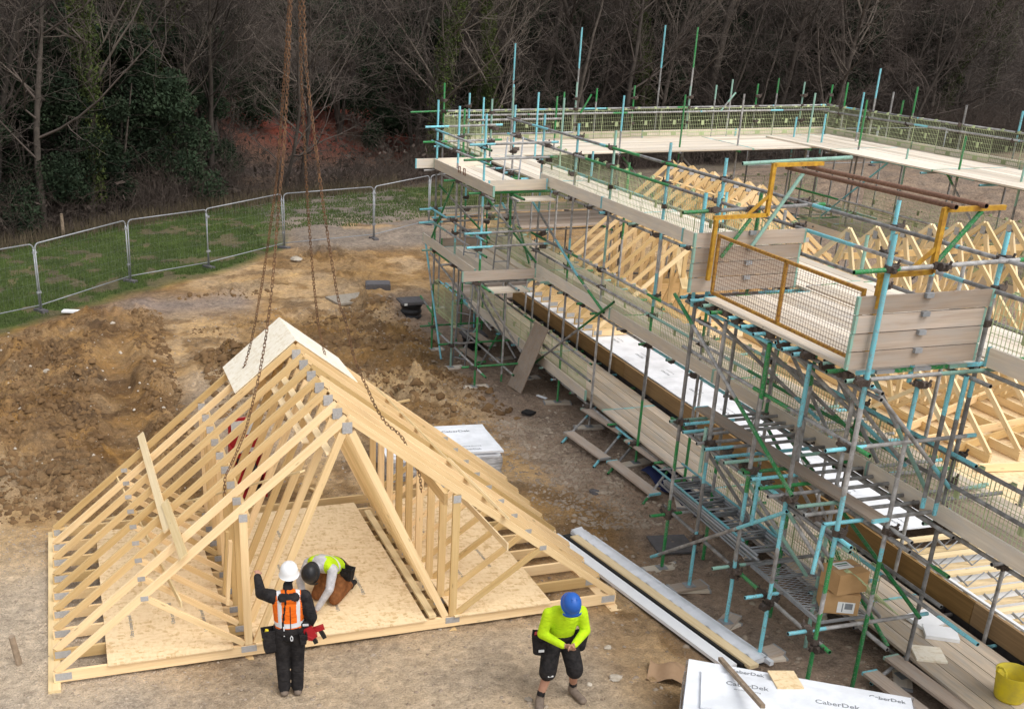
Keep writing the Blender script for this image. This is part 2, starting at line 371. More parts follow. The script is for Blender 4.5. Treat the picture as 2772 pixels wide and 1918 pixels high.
# ------------------------------------------------------------------ ground
def ground_height(x, y):
    z = base_z(x, y)
    eb = edge_y(x)
    site = 1-sm(-1.5, .5, y-eb)
    # heaps of dug mud on the left, with a shallow trench of excavator tracks between them
    wob = 1.2*(fbm(x, y, .35, 3, ox=5)-.5)
    a = sm(-9, -6.5, x)*(1-sm(.5, 1.4, x+wob))*sm(16.6, 18.6, y+wob)*(1-sm(-2.2, -.2, y-eb+wob))
    clod = np.abs(2*fbm(x, y, 1.1, 4, .55, 3)-1)
    c2 = np.abs(2*fbm(x, y, 3.1, 3, .6, 9)-1)
    lump = fbm(x, y, .42, 3, .5, 21)
    trk = np.maximum(np.exp(-((x+3.3-.12*(y-22)*.3)/.42)**2), np.exp(-((x+.05+.02*(y-22))/.42)**2))*sm(17, 19, y)*(1-sm(27, 29, y))
    rough = 1-.85*np.clip(trk*1.3, 0, 1)
    c3 = np.abs(2*fbm(x, y, 6.3, 2, .6, 33)-1)
    z = z+a*((.5*lump-.1)*rough+.7*clod*rough*lump*1.3+.24*c2*rough+.09*c3*rough)
    z = z+a*trk*(.055*np.sign(np.sin(y*2*math.pi/.21+3*fbm(x, y, .8, 2)))*fbm(x, y, 2.2, 2))
    # pale bank behind the truss frame
    bk = sm(.7, 1.6, x+wob*.5)*(1-sm(2.6, 4.2, x))*sm(18.5, 20, y)*(1-sm(24, 26.5, y))
    z = z+.34*bk
    # torn ridge behind the ridge of the frame
    rd = np.exp(-((y-24.3-.10*(x-4)-1.2*(fbm(x, y, .5, 2)-.5))/1.0)**2)*sm(1.5, 2.6, x)*(1-sm(6.8, 7.9, x))
    z = z+rd*(.2*lump+.85*clod*lump+.28*c2)
    rd2 = np.exp(-((y-22.4+.35*(x-6.5)*(x > 6.5))/.8)**2)*sm(3, 4, x)*(1-sm(6.6, 7.4, x)); z = z+rd2*(.45*clod+.2*c2)
    # rut running to the chamber and the mud by the scaffold foot
    r3 = np.exp(-((y-30.2-.35*(x-6))/.8)**2)*sm(2.5, 4, x)*(1-sm(9, 11, x)); z = z+r3*(.55*clod-.16+.15*c2)
    r4 = np.exp(-(((x-7.6)/.9)**2+((y-30)/1.6)**2))+.8*np.exp(-(((x-6.9)/.5)**2+((y-19.9)/.8)**2))+.5*np.exp(-(((x-7.05)/.4)**2+((y-13.9)/1.1)**2))
    z = z+r4*(.05+.3*clod+.12*c2)
    gen = site*(1-a)*np.clip(.35+1.1*(fbm(x, y, .3, 2, ox=31)-.35), .1, 1)
    calm = 1-.8*sm(12.6, 11.2, y)*1.
    z = z+gen*calm*(.16*(fbm(x, y, .9, 4, .55, 13)-.5)+.09*c2+.09*c3+.22*clod*sm(17, 20, y)*sm(.48, .62, fbm(x, y, .45, 3, ox=91)))
    z = z+(1-site)*(.12*(fbm(x, y, .6, 3, ox=2)-.5))
    chn = sm(19.5, 22, y+wob)*(1-sm(-4, -1, y-eb))*sm(1.2, 2.6, x+wob)*(1-sm(7.6, 9, x))*np.clip(2.4*(fbm(x, y, .33, 3, ox=101)-.24), 0, 1)
    z = z+chn*(.30*clod*lump+.2*c2+.14*c3)
    tr2 = np.exp(-((y-29.6-.28*(x-4))/.5)**2)*sm(2, 3, x)*(1-sm(7, 8, x)); z = z+tr2*(-.08+.05*np.sign(np.sin((x+.3*y)*2*math.pi/.24)))
    # mud bank seen under the scaffold on the far right
    z = z+sm(21, 26, x)*sm(30, 34, y)*(1-sm(48, 56, y))*(1.1*fbm(x, y, .25, 4, .55, 41)+.3*c2-.2)
    return z
def axis(segs):
    out = []
    for a, b_, s in segs: out.append(np.arange(a, b_, s))
    return np.unique(np.concatenate(out+[[segs[-1][1]]]))
gx = axis([(-60, -14, 2.5), (-14, -6, .4), (-6, 10.6, .052), (10.6, 16, .18), (16, 40, .35), (40, 110, 3)])
gy = axis([(-12, 8.5, 1.2), (8.5, 33, .062), (33, 48, .16), (48, 70, .5), (70, 150, 2)])
X, Y = np.meshgrid(gx, gy); Z = ground_height(X, Y)
def lerp(c, d, t): return c*(1-t[..., None])+np.array(d)*t[..., None]
cl = np.zeros(X.shape+(3,))+np.array((.31, .195, .092))
n0 = fbm(X, Y, .5, 4, ox=51); n4 = fbm(X, Y, 1.6, 3, ox=61); n5 = fbm(X, Y, .22, 3, ox=71)
eb = edge_y(X)
cl = lerp(cl, (.44, .30, .165), sm(.46, .60, n0)*.8)                       # dry sandy patches
cl = lerp(cl, (.175, .10, .043), sm(.50, .62, n4)*.7)                      # wet ochre clods
left = (1-sm(.4, 1.6, X+1.0*(n5-.5)))*sm(16.3, 18.2, Y)
cl = lerp(cl, (.22, .126, .052), left*.85); cl = lerp(cl, (.115, .066, .031), left*sm(.50, .62, n4)*.8)
cl = lerp(cl, (.29, .185, .09), left*sm(.55, .66, n0)*.55)
bank = sm(.9, 1.8, X)*(1-sm(3.2, 5.0, X))*sm(18, 20, Y)*(1-sm(23, 24.6, Y)); cl = lerp(cl, (.37, .285, .205), bank*.85)
ridge = np.exp(-((Y-24.3-.10*(X-4))/1.3)**2)*sm(1.5, 2.6, X)*(1-sm(7, 8, X)); cl = lerp(cl, (.20, .115, .045), ridge*.9)
wobc = 1.2*(fbm(X, Y, .35, 3, ox=5)-.5)
chc = sm(19.5, 22, Y+wobc)*(1-sm(-4, -1, Y-eb))*sm(1.2, 2.6, X+wobc)*(1-sm(7.6, 9, X))*np.clip(2.4*(fbm(X, Y, .33, 3, ox=101)-.24), 0, 1)
cl = lerp(cl, (.27, .165, .07), chc*.6); cl = lerp(cl, (.14, .08, .035), chc*sm(.50, .60, n4)*.8); cl = lerp(cl, (.45, .32, .18), chc*sm(.52, .62, n0)*.6)
clay = np.exp(-((Y-32)/1.2)**2)*sm(-1, 1, X)*(1-sm(3.4, 4.6, X)); cl = lerp(cl, (.25, .20, .17), clay*.8)
dust = (1-sm(11.6, 12.6, Y+.6*(n5-.5)))*sm(.2, 1.6, X)*(1-sm(5.2, 6.4, X)); cl = lerp(cl, (.46, .365, .26), dust*.85)
grav = (1-sm(-.3, 1.4, X+1.5*(n0-.5)))*(1-sm(14.5, 16.5, Y)); cl = lerp(cl, (.47, .385, .29), grav*.9)
gl = (1-sm(-2.6, -1.4, X))*sm(13, 16, Y)*(1-sm(18.4, 20.5, Y)); cl = lerp(cl, (.42, .31, .19), gl*.7)
rub = sm(7.2, 8.1, X+1.1*(n0-.5)-.012*(Y-20)**1)*(1-sm(30, 33, Y)); cl = lerp(cl, (.27, .20, .15), rub*.95)
rub2 = sm(6.7, 7.5, X+.9*(n0-.5))*(1-sm(11.6, 14.4, Y)); cl = lerp(cl, (.29, .215, .16), rub2*.8)
gs = sm(-.6, .6, Y-eb+1.6*(n0-.5)); gs = gs*(1-sm(6.0, 7.4, X)*(1-sm(44, 46, Y)))
cl = lerp(cl, (.075, .105, .03), gs); cl = lerp(cl, (.15, .115, .07), gs*sm(.54, .66, n4)*.75)
grey = sm(5.6, 7.4, X)*sm(37.5, 39.5, Y)*(1-sm(12, 15, X)); cl = lerp(cl, (.235, .195, .16), grey*(1-sm(.52, .6, n0)*sm(42, 43, Y))*.9)
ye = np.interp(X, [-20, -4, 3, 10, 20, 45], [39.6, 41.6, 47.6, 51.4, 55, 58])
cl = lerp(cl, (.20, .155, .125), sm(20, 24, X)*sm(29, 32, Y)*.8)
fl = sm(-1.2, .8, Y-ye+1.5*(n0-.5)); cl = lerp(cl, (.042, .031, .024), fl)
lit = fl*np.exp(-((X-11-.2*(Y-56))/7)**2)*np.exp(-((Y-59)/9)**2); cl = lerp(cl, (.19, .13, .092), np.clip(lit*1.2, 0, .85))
red = fl*np.exp(-((X-14-.25*(Y-60))/8)**2)*np.exp(-((Y-65.5)/4)**2)*sm(.30, .5, n5+.1); cl = lerp(cl, (.30, .085, .06), np.clip(red*1.5, 0, .9))
pth = fl*np.exp(-((Y-57.2-.05*X)/1.1)**2)*sm(-3, 3, X)*(1-sm(16, 20, X)); cl = lerp(cl, (.13, .105, .10), pth*.7)
ny, nx = X.shape
idx = np.arange(nx*ny).reshape(ny, nx)
F = np.stack([idx[:-1, :-1], idx[:-1, 1:], idx[1:, 1:], idx[1:, :-1]], -1).reshape(-1, 4)
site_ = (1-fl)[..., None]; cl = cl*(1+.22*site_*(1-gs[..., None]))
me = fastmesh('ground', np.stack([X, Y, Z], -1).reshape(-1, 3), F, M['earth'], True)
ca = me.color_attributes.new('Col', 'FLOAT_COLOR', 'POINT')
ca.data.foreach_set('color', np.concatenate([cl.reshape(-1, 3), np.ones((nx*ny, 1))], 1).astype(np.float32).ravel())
ground = link(bpy.data.objects.new('ground', me)); tag(ground, 'churned ochre mud and gravel of the building site', kind='structure')
def gz(x, y): return float(ground_height(np.array([float(x)]), np.array([float(y)]))[0])

# loose stones, gravel, clods and grass (uncountable, real geometry)
_q = [2*math.pi*k/7 for k in range(7)]
ICO = np.array([(0, 0, .95)]+[(.72*math.cos(a), .72*math.sin(a), .62) for a in _q]+[(math.cos(a+.4), math.sin(a+.4), -.1) for a in _q])
ICF = np.array([(0, 1+k, 1+(k+1) % 7) for k in range(7)]+[(1+k, 8+k, 1+(k+1) % 7) for k in range(7)]+[(1+(k+1) % 7, 8+k, 8+(k+1) % 7) for k in range(7)])
def scatter_stones(name, x, y, size, mat, flat=.7, label=None, cat='stones'):
    n = len(x); z = ground_height(x, y)
    J = ICO[None]*(1+.95*(RNG.random((n, 15, 3))-.5)); a = RNG.random(n)*6.28
    c, s = np.cos(a), np.sin(a); el = .7+.6*RNG.random((n, 1))
    vx = (J[..., 0]*c[:, None]-J[..., 1]*s[:, None])*size[:, None]*el; vy = (J[..., 0]*s[:, None]+J[..., 1]*c[:, None])*size[:, None]
    vz = (J[..., 2]-.15)*size[:, None]*flat
    V = np.stack([vx+x[:, None], vy+y[:, None], vz+z[:, None]], -1).reshape(-1, 3)
    Fs = (ICF[None]+(np.arange(n)*15)[:, None, None]).reshape(-1, 3)
    o = link(bpy.data.objects.new(name, fastmesh(name, V, Fs, mat))); return tag(o, label, cat, kind='stuff')
def ru(a, b_, n): return RNG.uniform(a, b_, n)
def powsize(a, b_, n): return a*(b_/a)**(RNG.random(n)**2.6)
n = 15000; x = ru(-4.2, 1.6, n); y = 8.8+8*RNG.random(n)**1.3; k = RNG.random(n) < np.exp(-((x+1.6)/2.6)**2)
scatter_stones('gravel', x[k], y[k], powsize(.007, .024, k.sum()), M['gravel'], label='pale loose gravel around the left end of the timber frame')
n = 7000; x = ru(1, 7.6, n); y = ru(8.8, 31, n)
scatter_stones('pebbles', x, y, powsize(.007, .035, n), M['grit'], label='small stones strewn over the ochre mud')
n = 5200; x = ru(6.6, 11.8, n); y = ru(8.8, 31, n)
x2 = np.concatenate([x, RNG.normal(7.9, .45, 1800)]); y2 = np.concatenate([y, RNG.uniform(14.4, 20, 1800)])
scatter_stones('rubble', x2, y2, np.concatenate([powsize(.009, .05, n), powsize(.02, .065, 1800)]), M['grit'], label='grey brown rubble lying along the scaffold foot')
n = 17000; x = ru(-6, 1.2, n); y = ru(17, 31, n); k = (y < edge_y(x)-.5) & (np.abs(x+3.3-.036*(y-22)) > .5) & (np.abs(x+.05+.02*(y-22)) > .5) & (fbm(x, y, .6, 2, ox=8) > .30)
scatter_stones('clods', x[k], y[k], powsize(.015, .09, k.sum()), M['clod'], .95, 'brown mud clods broken up on the dug ground', 'clods')
n = 7000; x = ru(1.8, 8, n); y = np.where(RNG.random(n) < .5, RNG.normal(24.4, 1.1, n), RNG.uniform(20, 33, n)); k = (fbm(x, y, .33, 3, ox=101) > .40); x = x[k]; y = y[k]; n = len(x)
scatter_stones('clods', x, y, powsize(.018, .12, n), M['clod'], .95, 'ochre mud clods on the torn ridge behind the frame', 'clods')
n = 350; x = ru(-6, 1.2, n); y = ru(17, 30, n)
scatter_stones('flints', x, y, powsize(.012, .06, n), M['stone'], .8, 'pale flints lying in the dug mud')
def blades(name, x, y, h, mat, label, cat, w=.02, lean=.5):
    n = len(x); z = ground_height(x, y); a = RNG.random(n)*6.28; l = lean*h*RNG.random(n)
    dx, dy = np.cos(a), np.sin(a); b2 = RNG.random(n)*6.28
    P0 = np.stack([x-dy*w, y+dx*w, z-.01], -1); P1 = np.stack([x+dy*w, y-dx*w, z-.01], -1)
    P2 = np.stack([x+np.cos(b2)*l, y+np.sin(b2)*l, z+h], -1)
    V = np.stack([P0, P1, P2], 1).reshape(-1, 3)
    o = link(bpy.data.objects.new(name, fastmesh(name, V, np.arange(3*n).reshape(n, 3), mat))); return tag(o, label, cat, kind='stuff')
n = 190000; x = ru(-9, 19, n); y = ru(27, 52, n); e = edge_y(x)
nn = fbm(x, y, .5, 4, ox=51)
k = (y > e+.3-1.6*(nn-.5)) & (y < np.interp(x, [-20, -4, 3, 10, 20], [40, 42, 48, 52, 55])) & ~((x > 5.6) & (y < 42+1.5*nn)) & (fbm(x, y, 1.6, 3, ox=61) < .60+.06*RNG.random(n))
blades('grass', x[k], y[k], ru(.03, .07, k.sum())+.09*fbm(x[k], y[k], .9, 3, ox=44)**2, M['grass'], 'short green grass strip behind the mesh fence', 'grass')
n = 6000; x = ru(-10, 14, n); y = np.interp(x, [-20, -4, 3, 10, 20], [40, 41.2, 47.2, 51, 54])+RNG.normal(0, .55, n)
blades('dead_grass', x, y, ru(.2, .75, n), M['dead_grass'], 'straw coloured dead grass along the edge of the wood', 'grass', .012)

# ------------------------------------------------------------------ woodland
def tube_arrays(P0, P1, R0, R1, k=3):
    P0, P1 = np.asarray(P0, float), np.asarray(P1, float); R0, R1 = np.asarray(R0, float), np.asarray(R1, float)
    d = P1-P0; d /= np.linalg.norm(d, axis=1)[:, None]+1e-9
    u = np.where(np.abs(d[:, 2:3]) < .9, np.array([[0, 0, 1.]]), np.array([[1., 0, 0]]))
    a = np.cross(d, u); a /= np.linalg.norm(a, axis=1)[:, None]; b_ = np.cross(d, a)
    V = []
    for P, Rr in ((P0, R0), (P1, R1)):
        for j in range(k):
            t = 2*math.pi*j/k; V.append(P+(a*math.cos(t)+b_*math.sin(t))*Rr[:, None])
    V = np.stack(V, 1); n = len(P0); o = (np.arange(n)*2*k)[:, None]
    F = np.concatenate([o+np.array([j, (j+1) % k, k+(j+1) % k, k+j]) for j in range(k)], 0)
    return V.reshape(-1, 3), F
def grow(seed, H, r0, bare=.35, spread=.75, nb=11, twist=.12, lean=(0, 0), levels=4, drop=.0):
    """recursive winter tree: returns trunk segments and branch/twig segments"""
    rg = random.Random(seed); T = []; B = []
    def limb(p, d, L, r, lev, seg):
        n = seg; pts = [p]; rs = [r]
        for i in range(n):
            d = (d+Vector((rg.gauss(0, twist), rg.gauss(0, twist), rg.gauss(0, twist*.6)+(.03 if lev else 0)-drop*lev*.1))*(1+.6*lev)).normalized()
            p = p+d*(L/n); pts.append(p); rs.append(max(r*(1-(i+1)/n*.78), .006))
            (T if lev == 0 else B).append((pts[-2], p, rs[-2], rs[-1]))
        if lev >= levels: return
        cnt = nb if lev == 0 else rg.randint(5, 8) if lev == 1 else rg.randint(4, 6) if lev == 2 else rg.randint(2, 3)
        for c in range(cnt):
            t = bare+(1-bare)*rg.random() if lev == 0 else .15+.85*rg.random()
            i = min(int(t*n), n-1); q = pts[i].lerp(pts[i+1], t*n-i)
            ax = (pts[i+1]-pts[i]).normalized(); sd = Vector((rg.gauss(0, 1), rg.gauss(0, 1), rg.gauss(0, .45)))
            sd = (sd-ax*sd.dot(ax)).normalized(); ang = rg.uniform(.5, 1.15)*spread*1.2
            nd_ = (ax*math.cos(ang)+sd*math.sin(ang)+Vector((0, 0, .12))).normalized()
            Lc = L*rg.uniform(.28, .55)*(1.15-.5*t if lev == 0 else 1.)
            limb(q, nd_, Lc, max(rs[i]*rg.uniform(.35, .55), .006), lev+1, 6 if lev == 0 else 4 if lev == 1 else 3 if lev == 2 else 2)
    limb(Vector((0, 0, -.3)), Vector((lean[0], lean[1], 1)).normalized(), H, r0, 0, 9)
    return T, B
def segmesh(name, segs, mat, k):
    V, F = tube_arrays([s[0] for s in segs], [s[1] for s in segs], [s[2] for s in segs], [s[3] for s in segs], k)
    return fastmesh(name, V, F, mat, k > 3)
def leafcloud(n, centres, radii, size):
    c = RNG.integers(0, len(centres), n); u = RNG.normal(size=(n, 3)); u /= np.linalg.norm(u, axis=1)[:, None]
    P = np.array(centres)[c]+u*np.array(radii)[c]*(RNG.random((n, 1))**.45)
    a = RNG.normal(size=(n, 3)); a /= np.linalg.norm(a, axis=1)[:, None]; b_ = np.cross(a, RNG.normal(size=(n, 3))); b_ /= np.linalg.norm(b_, axis=1)[:, None]
    s = size*(.6+.8*RNG.random((n, 1)))
    V = np.stack([P-a*s, P+b_*s*.45, P+a*s, P-b_*s*.45], 1).reshape(-1, 3)
    return V, np.arange(4*n).reshape(n, 4)
PROTO = []
for i, (H, r, bare, sp, nb, tw, ln, mt) in enumerate([
        (14, .20, .30, .8, 16, .06, (.04, .02), 'twig'), (12, .15, .2, .95, 18, .08, (-.1, .05), 'twig'), (15, .24, .38, .7, 15, .05, (.08, -.03), 'twig2'),
        (10, .11, .12, 1.0, 18, .1, (.15, -.1), 'twig'), (13, .17, .25, .85, 17, .07, (-.05, -.08), 'twig2')]):
    T, B = grow(40+i, H, r, bare, sp, nb, tw, ln)
    PROTO.append((segmesh('trunk', T, M['bark'], 7), segmesh('crown', B, M[mt], 3), T))
IVY = []
for i in (0, 2, 4):
    T = PROTO[i][2]; cen = []; rad = []
    for a_, b_, r_, _ in T[1:8]:
        for t in (0, .5): cen.append(tuple(a_.lerp(b_, t))); rad.append((.5+.3*random.random(), .5+.3*random.random(), .7))
    V, F = leafcloud(7000, cen, rad, .06); IVY.append(fastmesh('ivy', V, F, M['ivy']))
EVG = []
for i in range(3):
    rg = random.Random(70+i); cen = []; rad = []
    for k in range(16):
        z = rg.uniform(.3, 4.6); w = 1.9*math.sqrt(max(.15, 1-(z/5.6)**2)); t = rg.uniform(0, 6.28); q = w*rg.random()**.5
        cen.append((q*math.cos(t), q*math.sin(t), z)); rad.append((rg.uniform(.5, .95),)*2+(rg.uniform(.4, .7),))
    V, F = leafcloud(20000, cen, rad, .062); EVG.append(fastmesh('foliage', V, F, M['holly']))
st = MB()
for k in range(5): st.tube((0, 0, -.2), (random.uniform(-.8, .8), random.uniform(-.8, .8), 3.5), .06, 5, .015)
STEMS = bpy.data.meshes.new('stem'); STEMS.from_pydata([tuple(v) for v in st.V], [], st.F); STEMS.materials.append(M['bark'])
def place(name, loc, rz, sc, label, cat, group, parts):
    o = empty(name, loc, rz); o.scale = (sc, sc, sc*random.uniform(.92, 1.1)); tag(o, label, cat, group)
    for nm, me in parts: link(bpy.data.objects.new(nm, me), o)
    return o
def wood_edge(x): return float(np.interp(x, [-20, -4, 3, 10, 20, 45], [40.5, 42.5, 48.5, 52, 56, 59]))
LB = ['bare brown tree with dark trunk in the wood behind the site', 'many stemmed bare tree with spreading twigs in the wood', 'tall bare tree with paler branches in the wood behind',
      'thin leaning bare tree at the edge of the wood', 'grey twigged bare tree deeper in the wood']
def hill(x, y): return float(base_z(np.array([float(x)]), np.array([float(y)]))[0])
def tree(i, x, y, sc, ivy=None):
    parts = [('trunk', PROTO[i][0]), ('crown', PROTO[i][1])]
    if ivy is not None: parts.append(('ivy', IVY[ivy]))
    lb = LB[i] if ivy is None else 'bare tree with ivy clad green trunk in the wood'
    return place('bare_tree' if ivy is None else 'ivy_tree', (x, y, hill(x, y)), random.uniform(0, 6.28), sc, lb, 'tree', lb.replace('bare ', '')+' group', parts)
for row, (n, d0, d1) in enumerate([(34, .3, 3), (44, 4, 9), (52, 10, 18), (54, 19, 30), (46, 30, 44)]):
    for k in range(n):
        x = -14-row*2+(k+random.random())*(64+row*10)/n; d = random.uniform(d0, d1)
        if row < 4 and .115 < x/(wood_edge(x)+d) < .285 and random.random() < .78: continue
        i = random.choice((0, 1, 2, 3, 4) if row else (0, 1, 3, 3, 4)); iv = {0: 0, 2: 1, 4: 2}.get(i)
        tree(i, x, wood_edge(x)+d, random.uniform(.8, 1.2), iv if (random.random() < (.45 if x > 22 or x < 2 else .2) and iv is not None) else None)
def evergreen(x, y, sc, k): place('holly_bush', (x, y, hill(x, y)), random.uniform(0, 6.28), sc, 'dark evergreen bush in the shade of the wood', 'bush', 'dark evergreen bushes', [('foliage', EVG[k % 3]), ('stem', STEMS)])
k = 0
for x, dy, sc in [(-7.5, 1.5, 1.1), (-5.2, 3, 1.35), (-3, 2.2, 1.2), (-1.2, 1.4, 1.3), (.4, 2.6, 1.5), (2.2, 2.4, 1.35), (-2, 6, 1.7), (1.2, 7, 1.8), (3.6, 5.5, 1.5), (-6, 8, 1.8), (4.6, 3.2, 1.0),
                  (17, 6, 1.3), (19.5, 9, 1.7), (24, 7, 1.5), (13.5, 11, 1.6), (29, 8, 1.6), (33, 6, 1.7), (36.5, 9, 1.9), (39, 5, 1.5), (22, 14, 1.9), (31, 15, 2.1), (47, 7, 1.9), (50, 14, 2.3), (41, 18, 2.3), (34, 22, 2.4), (55, 11, 2.2), (25, 20, 2.3), (18, 17, 2.0), (46, 22, 2.5), (43, 10, 1.9), (27, 12, 1.8), (9, 14, 1.5)]:
    evergreen(x, wood_edge(x)+dy, sc, k); k += 1
# tangled undergrowth: one mass of thin bent stems
segs = []
for k in range(2300):
    x = random.uniform(-14, 60); d = abs(random.gauss(0, 9)) if k % 3 else random.uniform(-.6, 2.5); y = wood_edge(x)+d-.4
    if .115 < x/y < .285 and 1.5 < d < 20 and random.random() < .96: continue
    z = hill(x, y)-.1; hgt = random.uniform(.7, 3.2)*(1 if d > 1 else .6)
    for j in range(random.randint(5, 9)):
        p = Vector((x+random.gauss(0, .35), y+random.gauss(0, .35), z)); dr = Vector((random.gauss(0, .45), random.gauss(0, .45), 1)).normalized(); r = random.uniform(.008, .02)
        for t in range(4):
            q = p+dr*hgt/4; segs.append((p, q, r, r*.8)); p = q; r *= .8
            dr = (dr+Vector((random.gauss(0, .35), random.gauss(0, .35), random.gauss(-.08, .2)))).normalized()
            if t:
                for u in range(2): segs.append((p, p+(dr+Vector((random.gauss(0, .8), random.gauss(0, .8), random.gauss(0, .4)))).normalized()*hgt*.22, r*.7, .004))
o = link(bpy.data.objects.new('undergrowth', segmesh('undergrowth', segs, M['brush'], 3))); tag(o, 'tangled brown undergrowth under the trees of the wood', 'undergrowth', kind='stuff')
def thicket(n, zmax, mat, name, label, rad, Lr):
    x = ru(-16, 72, n); d = .5+np.abs(RNG.normal(0, 11, n)); y = np.interp(x, [-20, -4, 3, 10, 20, 45, 75], [40.5, 42.5, 48.5, 52, 56, 59, 62])+d
    z = base_z(x, y)+zmax*RNG.random(n)**1.15
    k = ~((x/y > .115) & (x/y < .285) & (d < 20) & (z-base_z(x, y) < 4.2)); k &= fbm(x+y*.6, z*1.6, .35, 3, ox=19) > .40
    P = np.stack([x, y, z], -1)[k]; m = len(P); a = RNG.normal(size=(m, 3)); a[:, 2] = a[:, 2]*.7+.25; a /= np.linalg.norm(a, axis=1)[:, None]
    L = ru(*Lr, m)[:, None]; Q = P+a*L; b_ = a+.45*RNG.normal(size=(m, 3)); b_ /= np.linalg.norm(b_, axis=1)[:, None]; T_ = Q+b_*L*.8
    r = ru(*rad, m); S0 = [P, Q]; S1 = [Q, T_]; r0 = [r, r*.7]; r1 = [r*.7, r*.3]
    for q in range(2):
        t = RNG.random((m, 1)); s0 = P+(Q-P)*t; c_ = a+.9*RNG.normal(size=(m, 3)); c_ /= np.linalg.norm(c_, axis=1)[:, None]; S0.append(s0); S1.append(s0+c_*L*.55); r0.append(r*.55); r1.append(r*.25)
    V, F = tube_arrays(np.concatenate(S0), np.concatenate(S1), np.concatenate(r0), np.concatenate(r1), 3)
    o = link(bpy.data.objects.new(name, fastmesh(name, V, F, mat))); return tag(o, label, 'twigs', kind='stuff')
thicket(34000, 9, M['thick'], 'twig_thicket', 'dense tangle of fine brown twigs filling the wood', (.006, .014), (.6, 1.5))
thicket(9000, 9, M['thick2'], 'pale_twig_thicket', 'paler grey twigs in the wood', (.007, .016), (.8, 1.9))  # second thicket in a paler twig colour
n = 26000; x = ru(-14, 46, n); y = np.interp(x, [-20, -4, 3, 10, 20, 45], [40.5, 42.5, 48.5, 52, 56, 59])+np.abs(RNG.normal(0, 10, n))
k = ~((x/y > .115) & (x/y < .285) & (RNG.random(n) < .7)); x = x[k]; y = y[k]; n = len(x)
P = np.stack([x, y, base_z(x, y)+.05+1.6*RNG.random(n)**3], -1); a = RNG.normal(size=(n, 3))*.09; b_ = RNG.normal(size=(n, 3))*.05
o = link(bpy.data.objects.new('leaf_litter', fastmesh('leaf_litter', np.stack([P-a, P+b_, P+a, P-b_], 1).reshape(-1, 3), np.arange(4*n).reshape(n, 4), M['brush']))); tag(o, 'dead brown leaves and bramble on the woodland floor', 'leaves', kind='stuff')

# ------------------------------------------------------------------ mesh fence along the grass and behind the scaffold
def fence_panel(p, q, label, lean=0.0, group='mesh fence panels'):
    p, q = Vector(p), Vector(q); L = (q-p).length; a = math.atan2(q.y-p.y, q.x-p.x)
    o = empty('mesh_fence', p, a); o.rotation_euler = (lean, -math.atan2(q.z-p.z, L), a); tag(o, label, 'fence', group)
    r = .021; c = .14; e = .03
    pts = [(e, 0, .12), (e, 0, 2-c)]+[(e+c-c*math.cos(t), 0, 2-c+c*math.sin(t)) for t in (.4, .8, 1.2, 1.57)]
    pts += [(L-x, y, z) for x, y, z in pts[::-1]]
    MB().path(pts, r, 7).build('frame', M['galv'], o, True)
    MB().tube((e, 0, .22), (L-e, 0, .22), .017, 6).build('bottom_rail', M['galv'], o, True)
    w = MB(); n = int(L/.16)
    for k in range(1, n): w.tube((k*L/n, 0, .2), (k*L/n, 0, 1.97), .0009, 3, cap=False)
    for z in (.55, .85, 1.15, 1.45, 1.75): w.tube((e, 0, z), (L-e, 0, z), .0012, 3, cap=False)
    w.build('wire_mesh', M['galv'], o)
    for z in (1.75, .6): MB().box((L, 0, z), (.14, .05, .06)).build('clamp', M['galv'], o)
    MB().box((L, 0, .05), (.2, .46, .1)).build('foot_block', M['slab'], o)
    return o
FP = [(-5.0, 30.2), (-2.17, 32.25), (.48, 35.3), (3.16, 36.95), (6.17, 39.5), (9.76, 40.3), (12.6, 42.6), (15.8, 44)]
FL = ['leftmost mesh fence panel cut by the photo edge', 'mesh fence panel left of the mud heap end by the grass', 'mesh fence panel in front of the middle of the grass',
      'mesh fence panel sloping up to the crane chains', 'mesh fence panel behind the crane chains before grey clay', 'mesh fence panel running behind the far corner of the scaffold', 'mesh fence panel mostly hidden behind the scaffold corner']
for i in range(len(FP)-1):
    a, b2 = FP[i], FP[i+1]
    fence_panel((a[0], a[1], gz(*a)-.03), (b2[0], b2[1], gz(*b2)-.03), FL[i], random.uniform(-.03, .03))
FR = [(33.5, 53.5), (37, 53.2), (40.5, 52.4), (44, 51.4)]
FRL = ['mesh fence panel behind the right scaffold, left of the row', 'mesh fence panel behind the right scaffold, middle of the row', 'mesh fence panel behind the right scaffold at the photo edge']
for i in range(3):
    a, b2 = FR[i], FR[i+1]; fence_panel((a[0], a[1], gz(*a)), (b2[0], b2[1], gz(*b2)), FRL[i])

